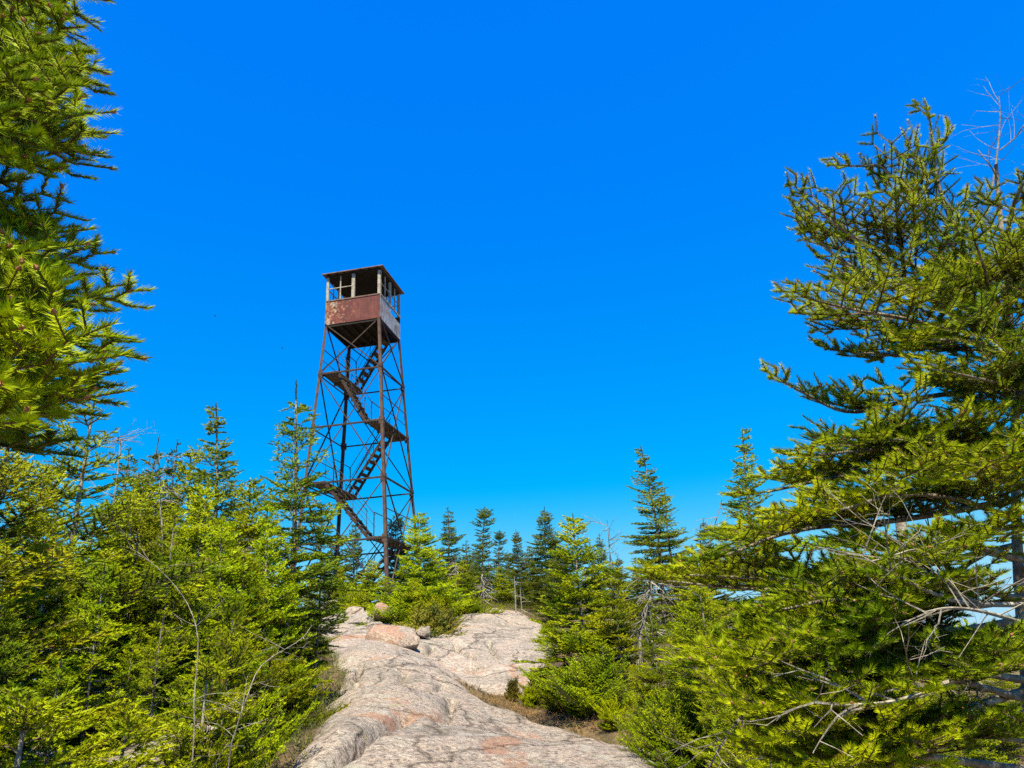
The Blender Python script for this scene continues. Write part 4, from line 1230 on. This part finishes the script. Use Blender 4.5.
# ------------------------------------------------------------------ snags, bare stems
def snag(px_path, r, n, length, seed, label, droop=-.3, name='dead_tree', cat='dead tree', group=None, mat=None, leaves=0):
    rng = np.random.default_rng(seed)
    tp = np.array([at(*p) for p in px_path]); g = gz(tp[0][0], tp[0][1])
    org = np.array([tp[0][0], tp[0][1], g])
    P = smooth_path(np.concatenate([[org - [0, 0, .2]], tp]), 22) - org
    root = empty(name, org); tag(root, label, cat, group)
    mb = MB(); mb.tube(P, np.linspace(r, r * .22, 22), 8)
    mb.build('trunk', mat or M_DEAD, root, smooth=True)
    W = [bare_spray(P[rng.integers(5, 21)], rng.uniform(0, 6.28), rng.normal(droop, .25), length * rng.uniform(.4, 1.1), rng, r * .4) for _ in range(n)]
    if W:
        for a, b, c in W:
            V, Q = prisms(a, b, c, c * .8); link('branch', mesh_np('branch', V, Q, mat or M_DEAD), root)
    if leaves:
        pts = np.concatenate([w[1] for w in W])[rng.permutation(sum(len(w[1]) for w in W))[:leaves]]
        d = nrmz(rng.normal(size=pts.shape) + [0, 0, .6]) * .03
        V, F, ag = needles(pts, pts + d, np.broadcast_to(UPZ, pts.shape), np.full(len(pts), .6), rng, 7, .03, .012)
        link('leaves', mesh_np('leaves', V, F, M_SHRUB, {'age': ('FACE', ag)}), root)
    return root
GS = 'grey snags beyond the far rock'
snag([(516, 612, 21.5), (515, 590, 21.5), (514, 575, 21.5)], .03, 4, .35, 1, 'left of the two short white snags behind the far rock', group=GS)
snag([(522, 614, 21), (521, 600, 21), (520, 586, 21)], .024, 7, .5, 2, 'right and shorter of the two white snags, with side twigs', group=GS)
snag([(484, 612, 23.5), (483, 590, 23.5), (482, 572, 23.5)], .055, 34, .85, 3, 'dead fir with a drooping skirt of grey boughs behind the far rock', -.6, group=GS)
snag([(457, 604, 25), (456, 580, 25), (456, 560, 25)], .05, 16, .5, 4, 'thin dead fir left of the one with the drooping skirt', group=GS)
snag([(612, 640, 12.5), (610, 560, 12.5), (607, 520, 12.5)], .018, 26, .6, 5, 'bare grey snag right behind the big bright fir', .0)
snag([(700, 620, 9), (706, 560, 9), (722, 500, 9)], .016, 26, .5, 6, 'grey dead stem leaning among twigs beside the slender right spire', .1)
snag([(640, 640, 10), (650, 600, 10), (652, 560, 10)], .03, 34, .6, 7, 'tangle of grey dead boughs below the tall narrow spruce', -.4)
snag([(193, 752, 4.3), (194, 700, 4.3), (198, 640, 4.3), (188, 605, 4.3), (168, 578, 4.25), (143, 556, 4.2), (126, 546, 4.2)], .0045, 8, .3, 8, 'bare sapling with a pale stem arching over to the left', .7, 'bare_sapling', 'sapling', leaves=8)
snag([(228, 768, 4.4), (236, 730, 4.4), (246, 700, 4.4), (262, 665, 4.5), (300, 640, 4.7), (312, 625, 4.8)], .0055, 16, .35, 9, 'crooked grey dead shrub below the tidy-tiered young fir', .3, 'dead_shrub', 'dead shrub')
snag([(118, 470, 8), (117, 440, 8), (119, 440, 8)], .012, 24, .4, 11, 'grey dead top among the firs right under the close left boughs', .1)
snag([(161, 560, 9), (160, 500, 9), (159, 450, 9)], .02, 26, .4, 12, 'weathered grey trunk standing inside the ragged left spruce', .0)

# ------------------------------------------------------------------ hollow with brown grass and low heath
def tufts(name, n, box, label, cat, hgt, col, seed, cond):
    rng = np.random.default_rng(seed)
    x = rng.uniform(box[0], box[1], n); y = rng.uniform(box[2], box[3], n)
    s = poly_sd(x, y, POLY)
    k = cond(x, y, s); x, y = x[k], y[k]
    z = ground_z(x, y)
    p0 = np.stack([x, y, z - .02], 1); p1 = p0 + np.stack([rng.normal(0, .3, len(x)), rng.normal(0, .3, len(x)), np.ones(len(x))], 1) * (hgt * rng.uniform(.4, 1.1, len(x)))[:, None]
    V, F, a = needles(p0, p1, np.broadcast_to(np.array([0, 1., 0]), p0.shape), rng.random(len(x)), rng, 9, hgt * .55, .008)
    return tag(link(name, mesh_np(name, V, F, col, {'age': ('FACE', a)})), label, cat, kind='stuff')
M_GRASS = needle_mat('dry_grass', (.11, .055, .03), (.24, .16, .07), (.20, .07, .035))
M_HEATH = needle_mat('heath', (.06, .075, .02), (.16, .16, .03), (.20, .08, .04))
tufts('grass', 9000, (-2.2, 2.2, 8.5, 15), 'brown dry grass in the hollow behind the foreground rock', 'grass', .06, M_GRASS, 3, lambda x, y, s: (s < .12) & (s > -1.0) & (x > -1.6))
tufts('ground_cover', 60000, (-9, 7, 2.5, 27), 'low heath and moss on the ground around the ledge', 'ground cover', .13, M_HEATH, 4, lambda x, y, s: (s < .0) & (s > -3.2) & ~((x > -1.9) & (y > 8.2) & (y < 15) & (s > -1.1)))

# ------------------------------------------------------------------ birds far off
def bird(px, py, Y, label, az):
    p = at(px, py, Y)
    mb = MB()
    mb.tube([(-.16, 0, 0), (-.10, 0, .01), (0, 0, .0), (.12, 0, 0), (.24, 0, 0)], [.015, .035, .055, .035, .012], 8)
    for s in (-1, 1):
        V = [(-.07, 0, .02), (.09, 0, .02), (.07, s * .2, .07), (-.05, s * .2, .07), (.10, s * .42, .03), (.0, s * .42, .03)]
        V = V + [(a, b, c + .012) for a, b, c in V]
        mb.add(V, [(0, 1, 2, 3), (3, 2, 4, 5), (7, 6, 9, 8), (8, 9, 11, 10), (1, 7, 8, 2), (2, 8, 10, 4), (0, 3, 9, 6), (3, 5, 11, 9), (4, 10, 11, 5)])
    o = mb.build('bird', M_DARK); o.location = p; o.rotation_euler = (.2, 0, az)
    tag(o, label, 'bird', 'dark birds in the blue sky')
bird(215, 316, 110, 'tiny dark bird in the sky left of the tower, the upper one', .3)
bird(282, 348, 120, 'tiny dark bird in the sky near the tower, the lower one', 1.0)

print('needles', counts, 'objects', len(bpy.data.objects))
